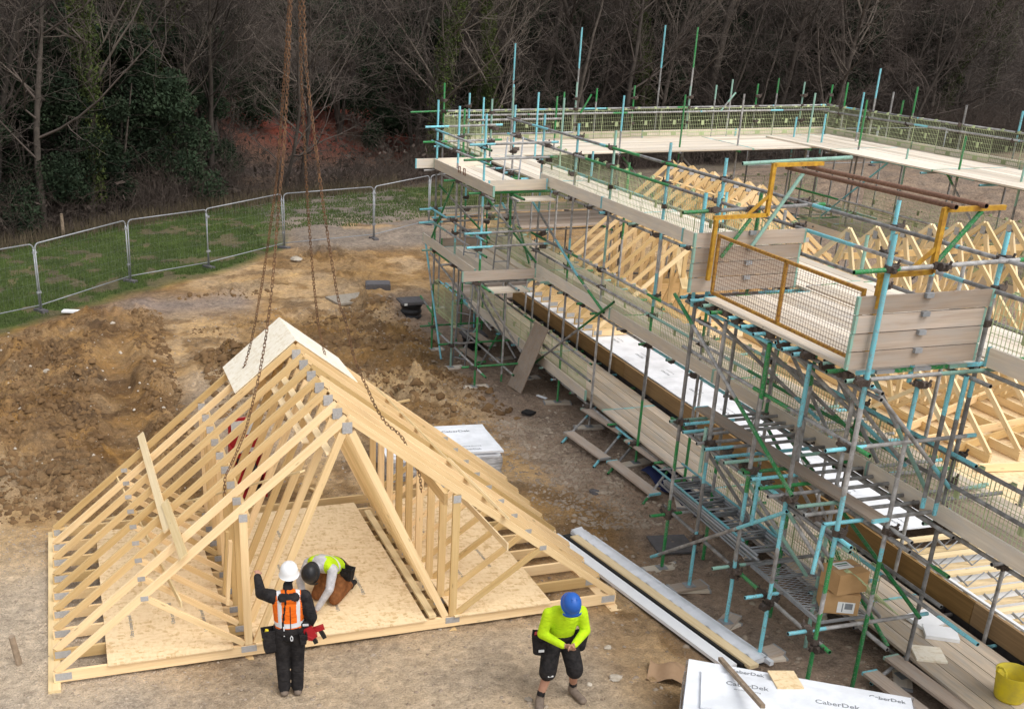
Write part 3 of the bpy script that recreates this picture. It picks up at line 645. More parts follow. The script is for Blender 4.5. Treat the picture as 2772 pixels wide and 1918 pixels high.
# ------------------------------------------------------------------ timber roof trusses
def truss(par, m4, pine='pine', w=.044, plates=True, span=7.66, rise=3.24, d=.095, extra=True, ax=3.76):
    """one attic truss in its own xz plane, heel at the origin; parts hang under an empty"""
    t = empty('truss', parent=par); t.matrix_local = m4
    hx = ax; up = (0, 1, 0); P = M[pine]
    sl = math.atan2(rise-.13, hx); nx, nz = math.sin(sl), math.cos(sl)
    def mem(n, p0, p1, h=d, y=0): return beam(n, (p0[0], y, p0[1]), (p1[0], y, p1[1]), h, w, P, t, up)
    mem('bottom_chord', (0, .085), (span, .085), .15)
    for s in (0, 1):
        f = (lambda x: x) if s == 0 else (lambda x: span-x)
        hx = ax if s == 0 else span-ax
        a = Vector((.04, .10)); b2 = Vector((hx, rise-.075))
        dr = (b2-a).normalized()
        mem('rafter', (f(a.x), a.y+.06), (f(b2.x+(.0)), b2.y))
        vx = 2.44; vz = .1+(rise-.2)*vx/hx
        mem('web', (f(vx), .17), (f(vx), vz-.02), .10)
        mem('web', (f(vx+.10), .17), (f(hx-.06), rise-.27), .095)
        mem('web', (f(vx-.06), .19), (f(1.2), 1.03), .075)
        if plates:
            for q, wd, hg in (((.12, .09), .20, .10), ((vx, .11), .20, .09), ((vx, vz-.09), .105, .105), ((1.18, 1.04), .095, .065)):
                for y in ((-1,) if not extra else (-1, 1)):
                    MBp = MB().box((f(q[0]), y*(w/2+.003), q[1]), (wd, .003, hg)); MBp.build('nail_plate', M['plate'], t)
    for y in (-1, 1): MB().box((ax, y*(w/2+.003), rise-.2), (.125, .003, .145)).build('nail_plate', M['plate'], t)
    return t
def rz4(x, y, z, a): return Matrix.Translation((x, y, z)) @ Matrix.Rotation(a, 4, 'Z')
CZ, CA = .15, R(1.83)
fr_ = tag(empty('truss_assembly', (-1.17, 11.86, CZ), CA), 'pale timber roof frame of nine trusses with board floor, slung on chains', 'roof frame', kind='thing')
SP = .512; NT = 9
for k in range(NT): truss(fr_, Matrix.Translation((0, .04+k*SP, .045)), extra=(k < 1))
D = (NT-1)*SP+.09
bz = .045+.16
# boards on the bottom chords: the sheets between the webs and outside them
def sheet(name, x0, x1, y0, y1, z, t=.018, mat='osb', par=fr_): return MB().box(((x0+x1)/2, (y0+y1)/2, z+t/2+.002), (x1-x0, y1-y0, t)).build(name, M[mat], par)
sheet('floor_sheet', .66, 2.24, -.02, 1.2, bz); sheet('floor_sheet', .655, 2.235, 1.203, 2.4, bz); sheet('floor_sheet', .66, 2.22, 2.403, 3.82, bz)
sheet('floor_sheet', 2.53, 4.84, -.02, 1.2, bz); sheet('floor_sheet', 2.53, 4.85, 1.203, 2.4, bz); sheet('floor_sheet', 2.54, 4.82, 2.403, 3.84, bz)
sheet('floor_sheet', 5.24, 6.66, -.02, 1.2, bz); sheet('floor_sheet', 5.23, 6.66, 1.203, 2.4, bz); sheet('floor_sheet', 5.24, 6.65, 2.403, 3.78, bz)
# printed rows on the sheets
for x, y0 in ((1.0, .3), (1.55, .5), (1.95, .2), (3.2, 1.2), (3.75, .25), (4.2, .6), (3.4, 2.3), (5.7, .6), (6.2, .9), (5.6, 1.9)):
    lettering(fr_, 'Ultra coated panel', rz4(x, y0+.55, bz+.022, R(90+1)), .075, 'print', 'print_row')
pp = M['pale_pine']
beam('wall_plate', (.0, -.14, -.01), (.0, D+.16, -.01), .15, .125, pp, fr_)
beam('wall_plate', (7.6, -.14, -.02), (7.6, D+.1, -.02), .16, .09, M['pine'], fr_)
for x in (2.44, 5.22): beam('wall_plate', (x, -.03, -.025), (x, D+.03, -.025), .1, .085, M['pine'], fr_)
def onraf(x, off=0.): # height of the rafter's upper edge at x
    h_ = 3.76 if x < 3.761 else 3.90; return .045+.16+(3.24-.075-.16)*(min(x, 7.66-x)-.04)/(h_-.04)+.0475/math.cos(.69)+off
# braces on the slopes
def slope_brace(name, a, b2, w=.10, t=.025, mat=pp, off=.014):
    return beam(name, (a[0], a[1], onraf(a[0], off)), (b2[0], b2[1], onraf(b2[0], off)), w, t, mat, fr_, (-.64 if a[0] < 3.76 else .64, 0, .77))
slope_brace('diagonal_brace', (1.50, 4.62), (1.58, .95), .12); slope_brace('diagonal_brace', (1.62, 1.7), (1.69, -.06), .12, off=.04)
slope_brace('diagonal_brace', (5.25, 4.0), (5.85, .2), .06); slope_brace('diagonal_brace', (5.66, 1.6), (5.9, -.08), .06, off=.04)
# long raking brace below the left rafters, and binders
def under(x, o=0): return onraf(x)-.24+o
beam('rake_brace', (.06, 4.25, under(.06)+.06), (1.8, 1.93, under(1.8)), .085, .022, pp, fr_); beam('rake_brace', (1.6, 2.2, under(1.6)-.03), (3.2, .05, under(3.2)-.02), .085, .022, pp, fr_)
beam('floor_binder', (1.62, -.0, .95), (1.05, 4.2, .95), .022, .09, pp, fr_)
beam('ridge_binder', (3.55, .05, onraf(3.55)-.36), (3.55, D-.1, onraf(3.55)-.36), .10, .022, pp, fr_)
beam('ridge_binder', (3.42, .9, onraf(3.42)-.42), (3.42, D-.1, onraf(3.42)-.42), .10, .022, pp, fr_)
beam('purlin', (2.53, .2, 1.88), (2.53, D-.05, 1.88), .047, .17, M['pine'], fr_); beam('purlin', (5.13, .2, 1.88), (5.13, D-.05, 1.88), .047, .17, M['pine'], fr_)
beam('rail', (4.93, -.0, bz+.05), (4.93, 3.4, bz+.05), .1, .04, pp, fr_); beam('rail', (6.0, .1, 1.12), (5.9, 3.0, 1.08), .022, .10, pp, fr_)
for y in (.25, .52): beam('strut', (2.22, y, .72), (2.30, y, 1.62), .045, .07, M['pine'], fr_, (0, 1, 0))
# sheathing folded over the far end of the ridge
for s in (0, 1):
    xa, xb = (2.84, 3.76) if s == 0 else (3.76, 4.70)
    a, b2 = Vector((xa, 0, onraf(xa, .02))), Vector((xb, 0, onraf(xb, .02)))
    for y0, y1 in (((6*SP+.06, D+.2),)):
        o = MB().box(((b2-a).length/2, 0, 0), ((b2-a).length, y1-y0, .012)).build('ridge_sheet', M['ply'], fr_)
        m4 = frame(a, b2); m4.translation = a+Vector((0, (y0+y1)/2, 0)); o.matrix_local = m4

# ------------------------------------------------------------------ chains down from the crane
LK = MB(); nseg = 12
lp = []
for k in range(nseg):
    t = 2*math.pi*k/nseg; x = .017*math.cos(t); z = .017*math.sin(t)+(.016 if math.sin(t) >= 0 else -.016); lp.append((x, 0, z))
LK.path(lp+[lp[0]], .005, 5)
LME = bpy.data.meshes.new('link'); LME.from_pydata([tuple(v) for v in LK.V], [], LK.F); LME.materials.append(M['chain'])
def chain(pts, label, tail=0):
    """links along a polyline that bends smoothly through pts"""
    o = tag(empty('lifting_chain', pts[-1]), label, 'chain', 'crane lifting chains')
    P = [Vector(p) for p in pts]; fine = []
    for i in range(len(P)-1):
        p0, p1, p2, p3 = P[max(i-1, 0)], P[i], P[i+1], P[min(i+2, len(P)-1)]
        for s in range(24):
            t = s/24; fine.append(.5*((2*p1)+(p2-p0)*t+(2*p0-5*p1+4*p2-p3)*t*t+(3*p1-p0-3*p2+p3)*t**3))
    fine.append(P[-1]); pitch = .047; acc = 0; j = 0; prev = fine[0]; n = 0; base = Vector(pts[-1])
    out = []
    for q in fine[1:]:
        seg = q-prev; L = seg.length
        while acc <= L and L > 0:
            out.append((prev+seg*(acc/L), seg.normalized())); acc += pitch
        acc -= L; prev = q
    for n, (p, d) in enumerate(out):
        k = bpy.data.objects.new('link', LME)
        k.matrix_local = Matrix.Translation(p-base) @ d.to_track_quat('Z', 'Y').to_matrix().to_4x4() @ Matrix.Rotation((n % 2)*math.pi/2+random.uniform(-.25, .25), 4, 'Z')
        link(k, o)
    return o
chain([(2.45, 14.5, 9.2), (2.425, 14.4, 8.243), (2.326, 14.15, 7.26), (2.174, 13.829, 6.139), (2.103, 13.717, 5.76), (1.962, 13.457, 4.895), (1.828, 13.248, 4.208), (1.685, 13.079, 3.659), (1.591, 12.989, 3.37), (1.475, 12.885, 3.041), (1.366, 12.812, 2.811), (1.228, 12.733, 2.565), (1.145, 12.686, 2.419), (1.118, 12.62, 2.208)], 'rusty crane chain hooked to the near left truss')
chain([(2.45, 14.3, 9.2), (2.416, 14.4, 8.243), (2.364, 14.643, 7.235), (2.286, 14.955, 5.989), (2.243, 15.064, 5.542), (2.1, 15.316, 4.473), (2.012, 15.437, 3.939), (1.949, 15.519, 3.569), (1.868, 15.602, 3.192), (1.757, 15.684, 2.813), (1.656, 15.75, 2.502), (1.6, 15.8, 2.2)], 'rusty crane chain over the left side of the ridge sheet')
chain([(2.5, 14.3, 9.2), (2.526, 14.4, 8.244), (2.572, 14.653, 7.233), (2.597, 14.759, 6.828), (2.664, 14.978, 5.977), (2.718, 15.148, 5.29), (2.813, 15.375, 4.339), (2.869, 15.48, 3.881), (2.912, 15.551, 3.559), (2.985, 15.633, 3.185), (3.054, 15.68, 2.966), (3.17, 15.75, 2.7)], 'rusty crane chain over the right side of the ridge sheet')
chain([(2.5, 14.5, 9.2), (2.563, 14.4, 8.245), (2.547, 14.139, 7.259), (2.586, 13.916, 6.508), (2.61, 13.803, 6.131), (2.649, 13.626, 5.555), (2.713, 13.415, 4.869), (2.765, 13.284, 4.448), (2.832, 13.218, 4.234), (2.886, 13.117, 3.906), (2.943, 13.046, 3.675), (3.061, 12.958, 3.384), (3.167, 12.88, 3.127), (3.293, 12.82, 2.923), (3.431, 12.784, 2.8), (3.509, 12.75, 2.7), (3.56, 12.70, 2.56), (3.70, 12.66, 2.25), (3.74, 12.66, 1.98)], 'rusty crane chain lying on the right slope of rafters')

# ------------------------------------------------------------------ the unfinished building inside the scaffold
bd = tag(empty('unfinished_building', (10.5, 17, 0)), 'ground floor of a timber building with white floor boards and brown rim', 'building')
def B_(v): return Vector(v)-Vector((10.5, 17, 0))
blk = MB().box((0, 0, 0), (.14, .434, .21)); BL = bpy.data.meshes.new('block'); BL.from_pydata([tuple(v) for v in blk.V], [], blk.F); BL.materials.append(M['block'])
for c in range(4):
    for k in range(46):
        o = bpy.data.objects.new('block', BL); o.location = B_((10.66+random.uniform(-.006, .006), 7.0+k*.444+(.222 if c % 2 else 0), -.23+c*.22)); link(o, bd)
for k in range(6): beam('rim_board', B_((10.54, 6.6+k*3.45, .705)), B_((10.54, 6.6+k*3.45+3.44, .705)), .045, .33, M['rim'], bd)
beam('rim_board', B_((10.58, 27.32, .705)), B_((18.3, 27.32, .705)), .045, .33, M['rim'], bd)
# white boards
FZ = .875
def floor_row(x0, x1, y0, y1, mat, name, pw, txt=None):
    y = y0; j = 0
    while y < y1-.05:
        w = min(pw, y1-y); o = MB().box(((x0+x1)/2-10.5+random.uniform(-.004, .004), y+w/2-17, FZ+.011+random.uniform(0, .003)), (x1-x0-.006, w-.006, .022)).build(name, M[mat], bd)
        if txt:
            for q in range(2):
                ox = x0+.45+1.2*q+(.55 if j % 2 else 0)-10.5
                lettering(o, txt, Matrix.Translation((ox, y+w*.45-17, FZ+.0275)) @ Matrix.Rotation(R(-90), 4, 'Z'), .085)
                lettering(o, 'structural flooring', Matrix.Translation((ox+.13, y+w*.5-17, FZ+.0275)) @ Matrix.Rotation(R(-90), 4, 'Z'), .045)
        y += w; j += 1
floor_row(10.57, 12.97, 12.05, 27.2, 'film', 'floor_panel', .6, 'CaberDek')
floor_row(12.98, 15.6, 12.05, 27.2, 'osb', 'floor_panel', 1.2)
floor_row(15.61, 18.25, 12.05, 27.2, 'osb', 'floor_panel', 1.2)
MB().box((3.95, -7.4, .3), (7.6, 5, .06)).build('sub_floor', M['white_foam'], bd)
# open web joists of the near bay
for k in range(10):
    y = 7.3+k*.5; j = empty('open_web_joist', B_((10.6, y, .62)), 0, bd)
    beam('top_chord', (0, 0, .225), (6.5, 0, .225), .095, .045, M['pale_pine'], j); beam('bottom_chord', (0, 0, .022), (6.5, 0, .022), .095, .045, M['pale_pine'], j)
    for s in (-1, 1):
        wb = MB()
        for q in range(13):
            x = .25+q*.5; wb.tube((x, s*.05, .22), (x+.22, s*.05, .03), .011, 4).tube((x+.22, s*.05, .03), (x+.44, s*.05, .22), .011, 4)
        wb.build('metal_web', M['galv'], j)
beam('edge_batten', B_((10.6, 7, .885)), B_((10.6, 12.0, .885)), .05, .03, M['white_foam'], bd)
MB().box((1.75, -6.0, FZ+.028), (.16, .05, .012), Matrix.Rotation(.5, 3, 'Z')).build('strap', M['yellow'], bd)
v = MB().tube((12.05-10.5, 16.2-17, FZ+.02), (12.05-10.5, 16.2-17, FZ+.3), .055, 12).build('steel_sleeve', M['galv'], bd, True)
# rows of trusses standing on the floor
t1 = tag(empty('truss_row', (10.56, 22.3, FZ+.03)), 'row of roof trusses on the building floor, ridge running away from the camera', 'roof trusses')
for k in range(9): truss(t1, Matrix.Translation((.05, k*.53, 0)), 'pine', rise=3.36, extra=False, ax=3.83)
beam('binder', (3.5, 0, 2.9), (3.5, 4.2, 2.9), .1, .03, M['pine'], t1); beam('binder', (2.3, 0, 1.0), (3.9, 4.2, 2.0), .18, .03, M['pale_pine'], t1); beam('binder', (6.0, 0, 1.6), (5.9, 4.2, 1.6), .03, .1, M['pine'], t1)
t2 = tag(empty('truss_row', (13.45, 13.85, FZ+.03), R(90)), 'row of roof trusses on the building floor, ridge running to the right', 'roof trusses')
for k in range(9): truss(t2, Matrix.Translation((.0, -k*.6, 0)), 'pale_pine', rise=3.3, extra=False, span=7.7, ax=3.85)
beam('binder', (3.85, .02, 2.72), (3.85, -4.9, 2.72), .045, .12, M['pine'], t2); beam('binder', (2.4, .05, .95), (2.4, -4.9, .95), .03, .1, M['pine'], t2); beam('binder', (5.3, .05, .95), (5.3, -4.9, .95), .03, .1, M['pine'], t2)
for k, (x, y, z, L, a, t) in enumerate([(13.2, 14.2, .06, 3.2, 15, .05), (13.3, 14.7, .12, 3.0, 4, .1), (13.2, 15.2, .08, 3.4, 22, -.06), (13.6, 13.6, .05, 2.6, -8, .0)]):
    a = R(a); z0 = FZ+.06+z
    tag(beam('loose_rafter', (x, y, z0), (x+L*math.cos(a), y+L*math.sin(a), z0+abs(t)*L*.5), .047, .14, M['pine']), ['loose rafter on the board floor nearest the white panels', 'loose rafter lying level across the second on the board floor', 'loose rafter slanting away at the back of the loose timber', 'loose rafter lying at the front of the loose timber'][k], 'timber', 'loose rafters on the floor')

# ------------------------------------------------------------------ scaffold
def scaff(name, loc, label, cat='scaffold', group=None):
    o = tag(empty(name, loc), label, cat, group); WORLD[o.name] = 1; return o
GW, GH = .92, .74
gm = MB()
for k in range(17): gm.box((GW*k/16-GW/2, 0, GH/2), (.0048 if 0 < k < 16 else .011, .006, GH))
for k in range(8): gm.box((0, .006, GH*k/7), (GW, .006, .005 if 0 < k < 7 else .012))
gm.box((0, .004, .1), (GW, .006, .02))
for x in (-.26, .26): gm.box((x, .02, GH+.02), (.07, .04, .05)).box((x, .04, GH+.04), (.07, .015, .04)).box((x*.5, .01, .42), (.028, .012, .035))
gm.box((0, .014, .36), (.075, .014, .13)).box((0, .012, .06), (.16, .012, .1))
GME = bpy.data.meshes.new('brick_guard'); GME.from_pydata([tuple(v) for v in gm.V], [], gm.F); GME.materials.append(M['guard'])
TAG = MB().box((0, -.018, .30), (.05, .006, .13)).box((.012, -.03, .2), (.05, .006, .1), Matrix.Rotation(.5, 3, 'X'))
TME = bpy.data.meshes.new('clip'); TME.from_pydata([tuple(v) for v in TAG.V], [], TAG.F); TME.materials.append(M['white_print'] if False else M['guard'])
def guard(par, x, y, z, a, tilt=0):
    o = bpy.data.objects.new('brick_guard', GME); o.location = (x, y, z); o.rotation_euler = (tilt+random.uniform(-.03, .03), random.uniform(-.015, .015), a); link(o, par)
    return o
def guards(par, p0, p1, z):
    p0, p1 = Vector(p0+(0,)), Vector(p1+(0,)); L = (p1-p0).length; n = max(1, round(L/.94)); d = (p1-p0)/n; a = math.atan2(d.y, d.x)
    for k in range(n):
        p = p0+d*(k+.5); guard(par, p.x, p.y, z+random.uniform(-.015, .015), a)
def run(par, name, p0, p1, cols=None, step=6.0, over=.25):
    """a line of tubes end to end from p0 to p1"""
    p0, p1 = Vector(p0), Vector(p1); L = (p1-p0).length; d = (p1-p0)/L; t = -over; k = 0
    while t < L+over-.3:
        e = min(t+step*random.uniform(.75, 1.05), L+over)
        tube(par, name, p0+d*t, p0+d*(e-.01), (cols[k % len(cols)] if cols else None))
        t = e; k += 1
def deck(par, x0, x1, y0, y1, z, along='y', mat='board', w=.23, L=3.9, gap=0.0, skip=0):
    """boards laid side by side between x0..x1, y0..y1"""
    a0, a1, b0, b1 = (y0, y1, x0, x1) if along == 'y' else (x0, x1, y0, y1)
    n = int((b1-b0)/w+.001)
    for j in range(n):
        b2 = b0+w*(j+.5); t = a0+random.uniform(-.04, .0)-(1.95 if (j % 3 == 1) else 0)*0
        while t < a1-.2:
            e = min(t+L, a1+random.uniform(-.03, .05)); zz = z+random.uniform(-.002, .002)
            p, q = ((b2, t, zz), (b2, e-.008, zz)) if along == 'y' else ((t, b2, zz), (e-.008, b2, zz))
            plank(par, 'deck_board', p, q, mat=mat); t = e
def toe(par, p0, p1, z, mat='board', L=3.9):
    p0, p1 = Vector(p0), Vector(p1); d = (p1-p0).normalized(); n = math.ceil((p1-p0).length/L-.05); s = (p1-p0).length/n
    for k in range(n):
        a = p0+d*(s*k); b2 = p0+d*(s*(k+1)-.01); nrm = Vector((0, 0, 1)).cross(d)
        plank(par, 'toe_board', (a.x, a.y, z+.112), (b2.x, b2.y, z+.112), up=nrm, mat=mat)
def sole(par, x, y, z, L=.55, a=0, n=1):
    for k in range(n):
        c = Vector((x, y, z+.02+.042*k)); d = Vector((math.cos(a+.3*k), math.sin(a+.3*k), 0))*(L/2)
        plank(par, 'sole_board', c-d, c+d, mat='old_board' if k % 2 else 'board', band='n')
    MB().box((x, y, z+.046+.042*(n-1)), (.15, .15, .008)).build('base_plate', M['galv'], par)
Z1, Z2, Z3 = .50, 2.42, 4.38          # deck levels
XO, XI = 9.2, 10.42
YS = [27.7, 25.97, 24.38, 22.58, 20.79, 19.11, 17.0, 15.23, 13.2, 11.3, 9.56, 7.6]

# ---- front run along the building
fs = scaff('front_scaffold', (9.2, 17, 0), 'three level tube scaffold running along the white floored building towards the camera')
tc = {22.58: 'c', 20.79: 'c', 19.11: 'm', 17.0: 'c', 15.23: 'c', 9.56: 'c', 24.38: 'c', 25.97: 'm', 27.7: 'c'}
for y in YS:
    g_ = gz(XO, y); top = 5.82+random.uniform(-.03, .04)
    sole(fs, XO, y, g_, .6, random.uniform(-.3, .3)+(0 if y > 16 else 1.2))
    cut = 3.6+random.uniform(-.6, .4)
    tube(fs, 'standard', (XO, y, cut), (XO, y, g_+.06), random.choice('ggn'), .42)
    if y != 11.3 and y != 13.2: tube(fs, 'standard', (XO, y, cut), (XO, y, top), tc.get(y, 'c'), random.uniform(.35, .62))
    else: tube(fs, 'standard', (XO, y, cut), (XO, y, 4.7), 'n')
    gi = gz(XI, y); tube(fs, 'standard', (XI, y+.1, gi), (XI, y+.1, 5.0 if y < 23 else 5.97), random.choice('gmcn'), random.choice((.12, .2, .3)))
    for z in (Z1, Z2, Z3):
        tube(fs, 'transom', (XO-.16, y+.07, z-.05), (XI+.22, y+.07, z-.05))
        for x in (XO, XI): coupler(fs, (x, y+.04, z-.06))
    for z in (5.2, 5.53, 4.82, 3.25, 2.92): coupler(fs, (XO, y, z))
for i in range(len(YS)-1):
    ym = (YS[i]+YS[i+1])/2
    for z in (Z1, Z2, Z3): tube(fs, 'transom', (XO-.12, ym, z-.05), (XI+.22, ym, z-.05)); coupler(fs, (XO+.02, ym, z-.09), .9)
for z in (Z1, Z2, Z3):
    for x in (XO, XI): run(fs, 'ledger', (x+.05, 7.0, z-.1), (x+.05, 27.8, z-.1))
run(fs, 'guard_rail', (XO-.05, 7.0, 5.53), (XO-.05, 24.5, 5.53), 'ncngcn', 3.6); run(fs, 'guard_rail', (XO-.05, 7.0, 5.19), (XO-.05, 24.4, 5.19), 'ncngnc', 3.8)
run(fs, 'guard_rail', (XO+.05, 7.0, 4.83), (XO+.05, 22.6, 4.83), 'ngnc', 4)
run(fs, 'guard_rail', (XO-.05, 7.0, 3.26), (XO-.05, 22.6, 3.26), 'nmgng', 4); run(fs, 'guard_rail', (XO-.05, 7.0, 2.93), (XO-.05, 22.6, 2.93), 'ngmn', 4.4)
run(fs, 'guard_rail', (XO-.05, 19.4, 1.33), (XO-.05, 27, 1.33), 'gmn', 4); run(fs, 'guard_rail', (XO-.05, 19.4, .98), (XO-.05, 22.3, .98), 'm', 4); run(fs, 'guard_rail', (XO-.05, 8.8, 1.35), (XO-.05, 14.6, 1.35), 'cng', 3.8)
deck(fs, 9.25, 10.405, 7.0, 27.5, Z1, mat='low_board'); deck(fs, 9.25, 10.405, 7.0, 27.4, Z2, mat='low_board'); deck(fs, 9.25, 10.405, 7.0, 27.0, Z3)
toe(fs, (9.16, 22.5, 0), (9.16, 13.0, 0), Z3); toe(fs, (9.16, 9.4, 0), (9.16, 7, 0), Z3); toe(fs, (9.16, 22.4, 0), (9.16, 7, 0), Z2)
toe(fs, (9.16, 27, 0), (9.16, 19.3, 0), Z1); toe(fs, (9.16, 14.9, 0), (9.16, 10.3, 0), Z1)
guards(fs, (9.19, 22.5), (9.19, 13.1), Z3+.06); guards(fs, (9.19, 9.4), (9.19, 7), Z3+.06); guards(fs, (9.19, 22.4), (9.19, 7), Z2+.06)
guards(fs, (9.19, 27), (9.19, 19.4), Z1+.06); guards(fs, (9.19, 14.8), (9.19, 10.3), Z1+.06)
# inner board edge and diagonals
for a, b2, c, f in [((9.12, 22.83, 3.97), (9.12, 20.08, 2.9), 'c', .45), ((9.12, 20.05, 2.9), (9.12, 18.75, 2.5), 'g', .6), ((9.1, 21.98, .48), (9.1, 18.33, 2.82), 'g', .4), ((9.12, 24.7, 3.6), (9.12, 22.6, 2.7), 'c', .35),
                    ((9.12, 26.6, 1.22), (9.12, 23.2, .2), 'n', 0), ((10.5, 15.2, 2.3), (10.5, 13.0, .5), 'n', 0), ((9.1, 24.4, 4.2), (9.1, 22.7, 2.6), 'g', .4)]:
    tube(fs, 'brace', a, b2, c, f)

# ---- back run
bs = scaff('rear_scaffold', (15, 29.9, 0), 'rear run of tube scaffold closing the far end below the wood')
XB = [9.2, 11.2, 13.08, 14.85, 16.6, 18.77, 20.3, 21.25]
for i, x in enumerate(XB):
    g_ = gz(x, 29.9); tube(bs, 'standard', (x, 29.9, g_), (x, 29.9, 5.9+random.uniform(-.12, .1)), 'gcmgmgmg'[i], random.uniform(.1, .2)); sole(bs, x, 29.9, g_-.02)
    xi = x+.35; tube(bs, 'standard', (xi, 27.6, gz(xi, 27.6)), (xi, 27.6, 5.75), 'cgcgnmcn'[i], random.uniform(.1, .3))
    for z in (Z1, Z2, Z3): tube(bs, 'transom', (x+.06, 26.95, z-.05), (x+.06, 30.1, z-.05)); coupler(bs, (x, 29.9, z-.06))
    for z in (5.22, 5.5, 4.8): coupler(bs, (x, 29.86, z))
for x, z, c in ((11.2, 6.94, 'c'), (13.12, 7.35, 'c'), (15.63, 7.41, 'c'), (16.64, 7.36, 'g')): tube(bs, 'standard', (x, 29.95, 4.2), (x, 29.95, z), c, .34)
for x, z, c in ((17.4, 5.82, 'm'), (17.9, 5.97, 'm'), (19.4, 5.99, 'g'), (13.68, 5.77, 'g'), (12.7, 5.68, 'g')): tube(bs, 'standard', (x, 29.86, 4.3), (x, 29.86, z), c, .25)
tube(bs, 'brace', (17.6, 29.8, 5.1), (17.95, 29.7, 5.62), 'm', .5); tube(bs, 'brace', (13.2, 29.8, 5.1), (13.45, 29.7, 5.62), 'g', .8)
tube(bs, 'guard_rail', (8.25, 29.9, 5.2), (9.4, 29.9, 5.22), 'g', .95)
run(bs, 'guard_rail', (9.3, 29.87, 5.22), (21.2, 29.87, 5.22), 'ncgnc', 2.6, 0); run(bs, 'guard_rail', (9.2, 29.8, 5.1), (21.2, 29.8, 5.1), 'ngncn', 3, 0); run(bs, 'guard_rail', (9.2, 27.55, 4.85), (11.8, 27.55, 4.85), 'n', 3)
run(bs, 'guard_rail', (9.4, 27.55, 5.2), (11.6, 27.55, 5.2), 'n', 3)
for z in (Z1, Z2, Z3): run(bs, 'ledger', (9.2, 29.93, z-.1), (21.2, 29.93, z-.1)); run(bs, 'ledger', (9.2, 27.66, z-.1), (21.2, 27.66, z-.1))
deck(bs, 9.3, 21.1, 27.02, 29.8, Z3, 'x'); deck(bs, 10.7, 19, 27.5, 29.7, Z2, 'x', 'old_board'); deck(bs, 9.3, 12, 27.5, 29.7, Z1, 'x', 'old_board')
toe(bs, (9.2, 29.86, 0), (21.2, 29.86, 0), Z3); toe(bs, (9.2, 29.86, 0), (19, 29.86, 0), Z2)
guards(bs, (9.35, 29.83), (21.2, 29.83), Z3+.06); guards(bs, (9.35, 29.83), (21.2, 29.83), Z2+.06)
for a, b2 in (((12, 29.95, .2), (14.5, 29.95, 2.3)), ((17, 27.5, 2.6), (15.2, 27.5, 4.2)), ((13.5, 27.5, 4.2), (15.2, 27.5, 2.4))): tube(bs, 'brace', a, b2)

# ---- right run
rs_ = scaff('right_scaffold', (21.25, 22, 0), 'right hand run of tube scaffold receding along the far side of the building')
for i, y in enumerate([29.2, 27.87, 26.24, 24.34, 22.5, 20.6, 18.7, 16.8, 14.9]):
    tube(rs_, 'standard', (21.25, y, gz(21.25, y)), (21.25, y, (5.9, 6.35, 5.98, 5.68, 5.7, 5.8, 5.8, 5.8, 5.8)[i]), 'gcgncgcgc'[i], .12)
    yi = y-.35; tube(rs_, 'standard', (19.5, yi, gz(19.5, yi)), (19.5, yi, (5.0, 5.2, 5.7, 4.7, 5.2, 5.0, 4.8, 5, 5)[i]), 'ccgmgmcgn'[i], .2)
    for z in (Z1, Z2, Z3): tube(rs_, 'transom', (18.8, y+.06, z-.05), (21.4, y+.06, z-.05)); coupler(rs_, (21.25, y, z-.06))
    coupler(rs_, (21.22, y, 5.2)); coupler(rs_, (21.22, y, 5.02))
tube(rs_, 'brace', (21.4, 26.9, 5.0), (21.25, 26.7, 5.6), 'g', .8)
run(rs_, 'guard_rail', (21.22, 14.5, 5.21), (21.22, 29.9, 5.21), 'ncnc', 4); run(rs_, 'guard_rail', (21.13, 14.5, 5.05), (21.13, 29.9, 5.05), 'nncn', 4)
for z in (Z1, Z2, Z3): run(rs_, 'ledger', (21.3, 14.5, z-.1), (21.3, 29.9, z-.1)); run(rs_, 'ledger', (19.55, 14.5, z-.1), (19.55, 29.9, z-.1))
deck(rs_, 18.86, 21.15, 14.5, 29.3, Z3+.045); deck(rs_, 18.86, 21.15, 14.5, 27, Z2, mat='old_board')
toe(rs_, (21.2, 29.8, 0), (21.2, 14.5, 0), Z3); toe(rs_, (18.84, 27, 0), (18.84, 14.5, 0), Z2-.2)
guards(rs_, (21.17, 29.8), (21.17, 14.6), Z3+.06); guards(rs_, (21.17, 27.5), (21.17, 14.6), Z2+.06); guards(rs_, (18.82, 27), (18.82, 18), Z2+.06)
run(rs_, 'guard_rail', (18.8, 15, 3.25), (18.8, 27.2, 3.25), 'ncng', 4); run(rs_, 'guard_rail', (18.8, 15, 2.9), (18.8, 27.2, 2.9), 'cn', 4)
for a, b2 in (((19.5, 27, 2.5), (19.5, 24.6, 4.3)), ((19.5, 22.5, 4.3), (19.5, 20.4, 2.5)), ((21.3, 25.9, .2), (21.3, 23.8, 2.4))): tube(rs_, 'brace', a, b2)

# ---- far stair bay
ft = scaff('stair_bay_scaffold', (7.7, 23.8, 0), 'narrow projecting scaffold bay with ladder at the far left corner')
XT = 7.7; YT = [25.47, 23.84, 22.04]
for i, y in enumerate(YT):
    g_ = gz(XT, y); sole(ft, XT, y, g_, .55, 0); tube(ft, 'standard', (XT, y, 2.9), (XT, y, g_+.06), 'gmg'[i], .55); tube(ft, 'standard', (XT, y, 2.9), (XT, y, 5.88), 'c', (.45, .4, .62)[i])
    for x in (8.45,): tube(ft, 'standard', (x, y+.3, gz(x, y)), (x, y+.3, 5.65 if i == 0 else 4.3), 'g', .2)
    for z in (Z1, Z2, Z3-.05):
        tube(ft, 'transom', (XT-.3, y+.06, z-.05), (XO+.1, y+.06, z-.05)); coupler(ft, (XT, y, z-.06)); 
    for z in (5.22, 4.94, 3.4, 3.1): coupler(ft, (XT, y, z)); coupler(ft, (9.1, y, z))
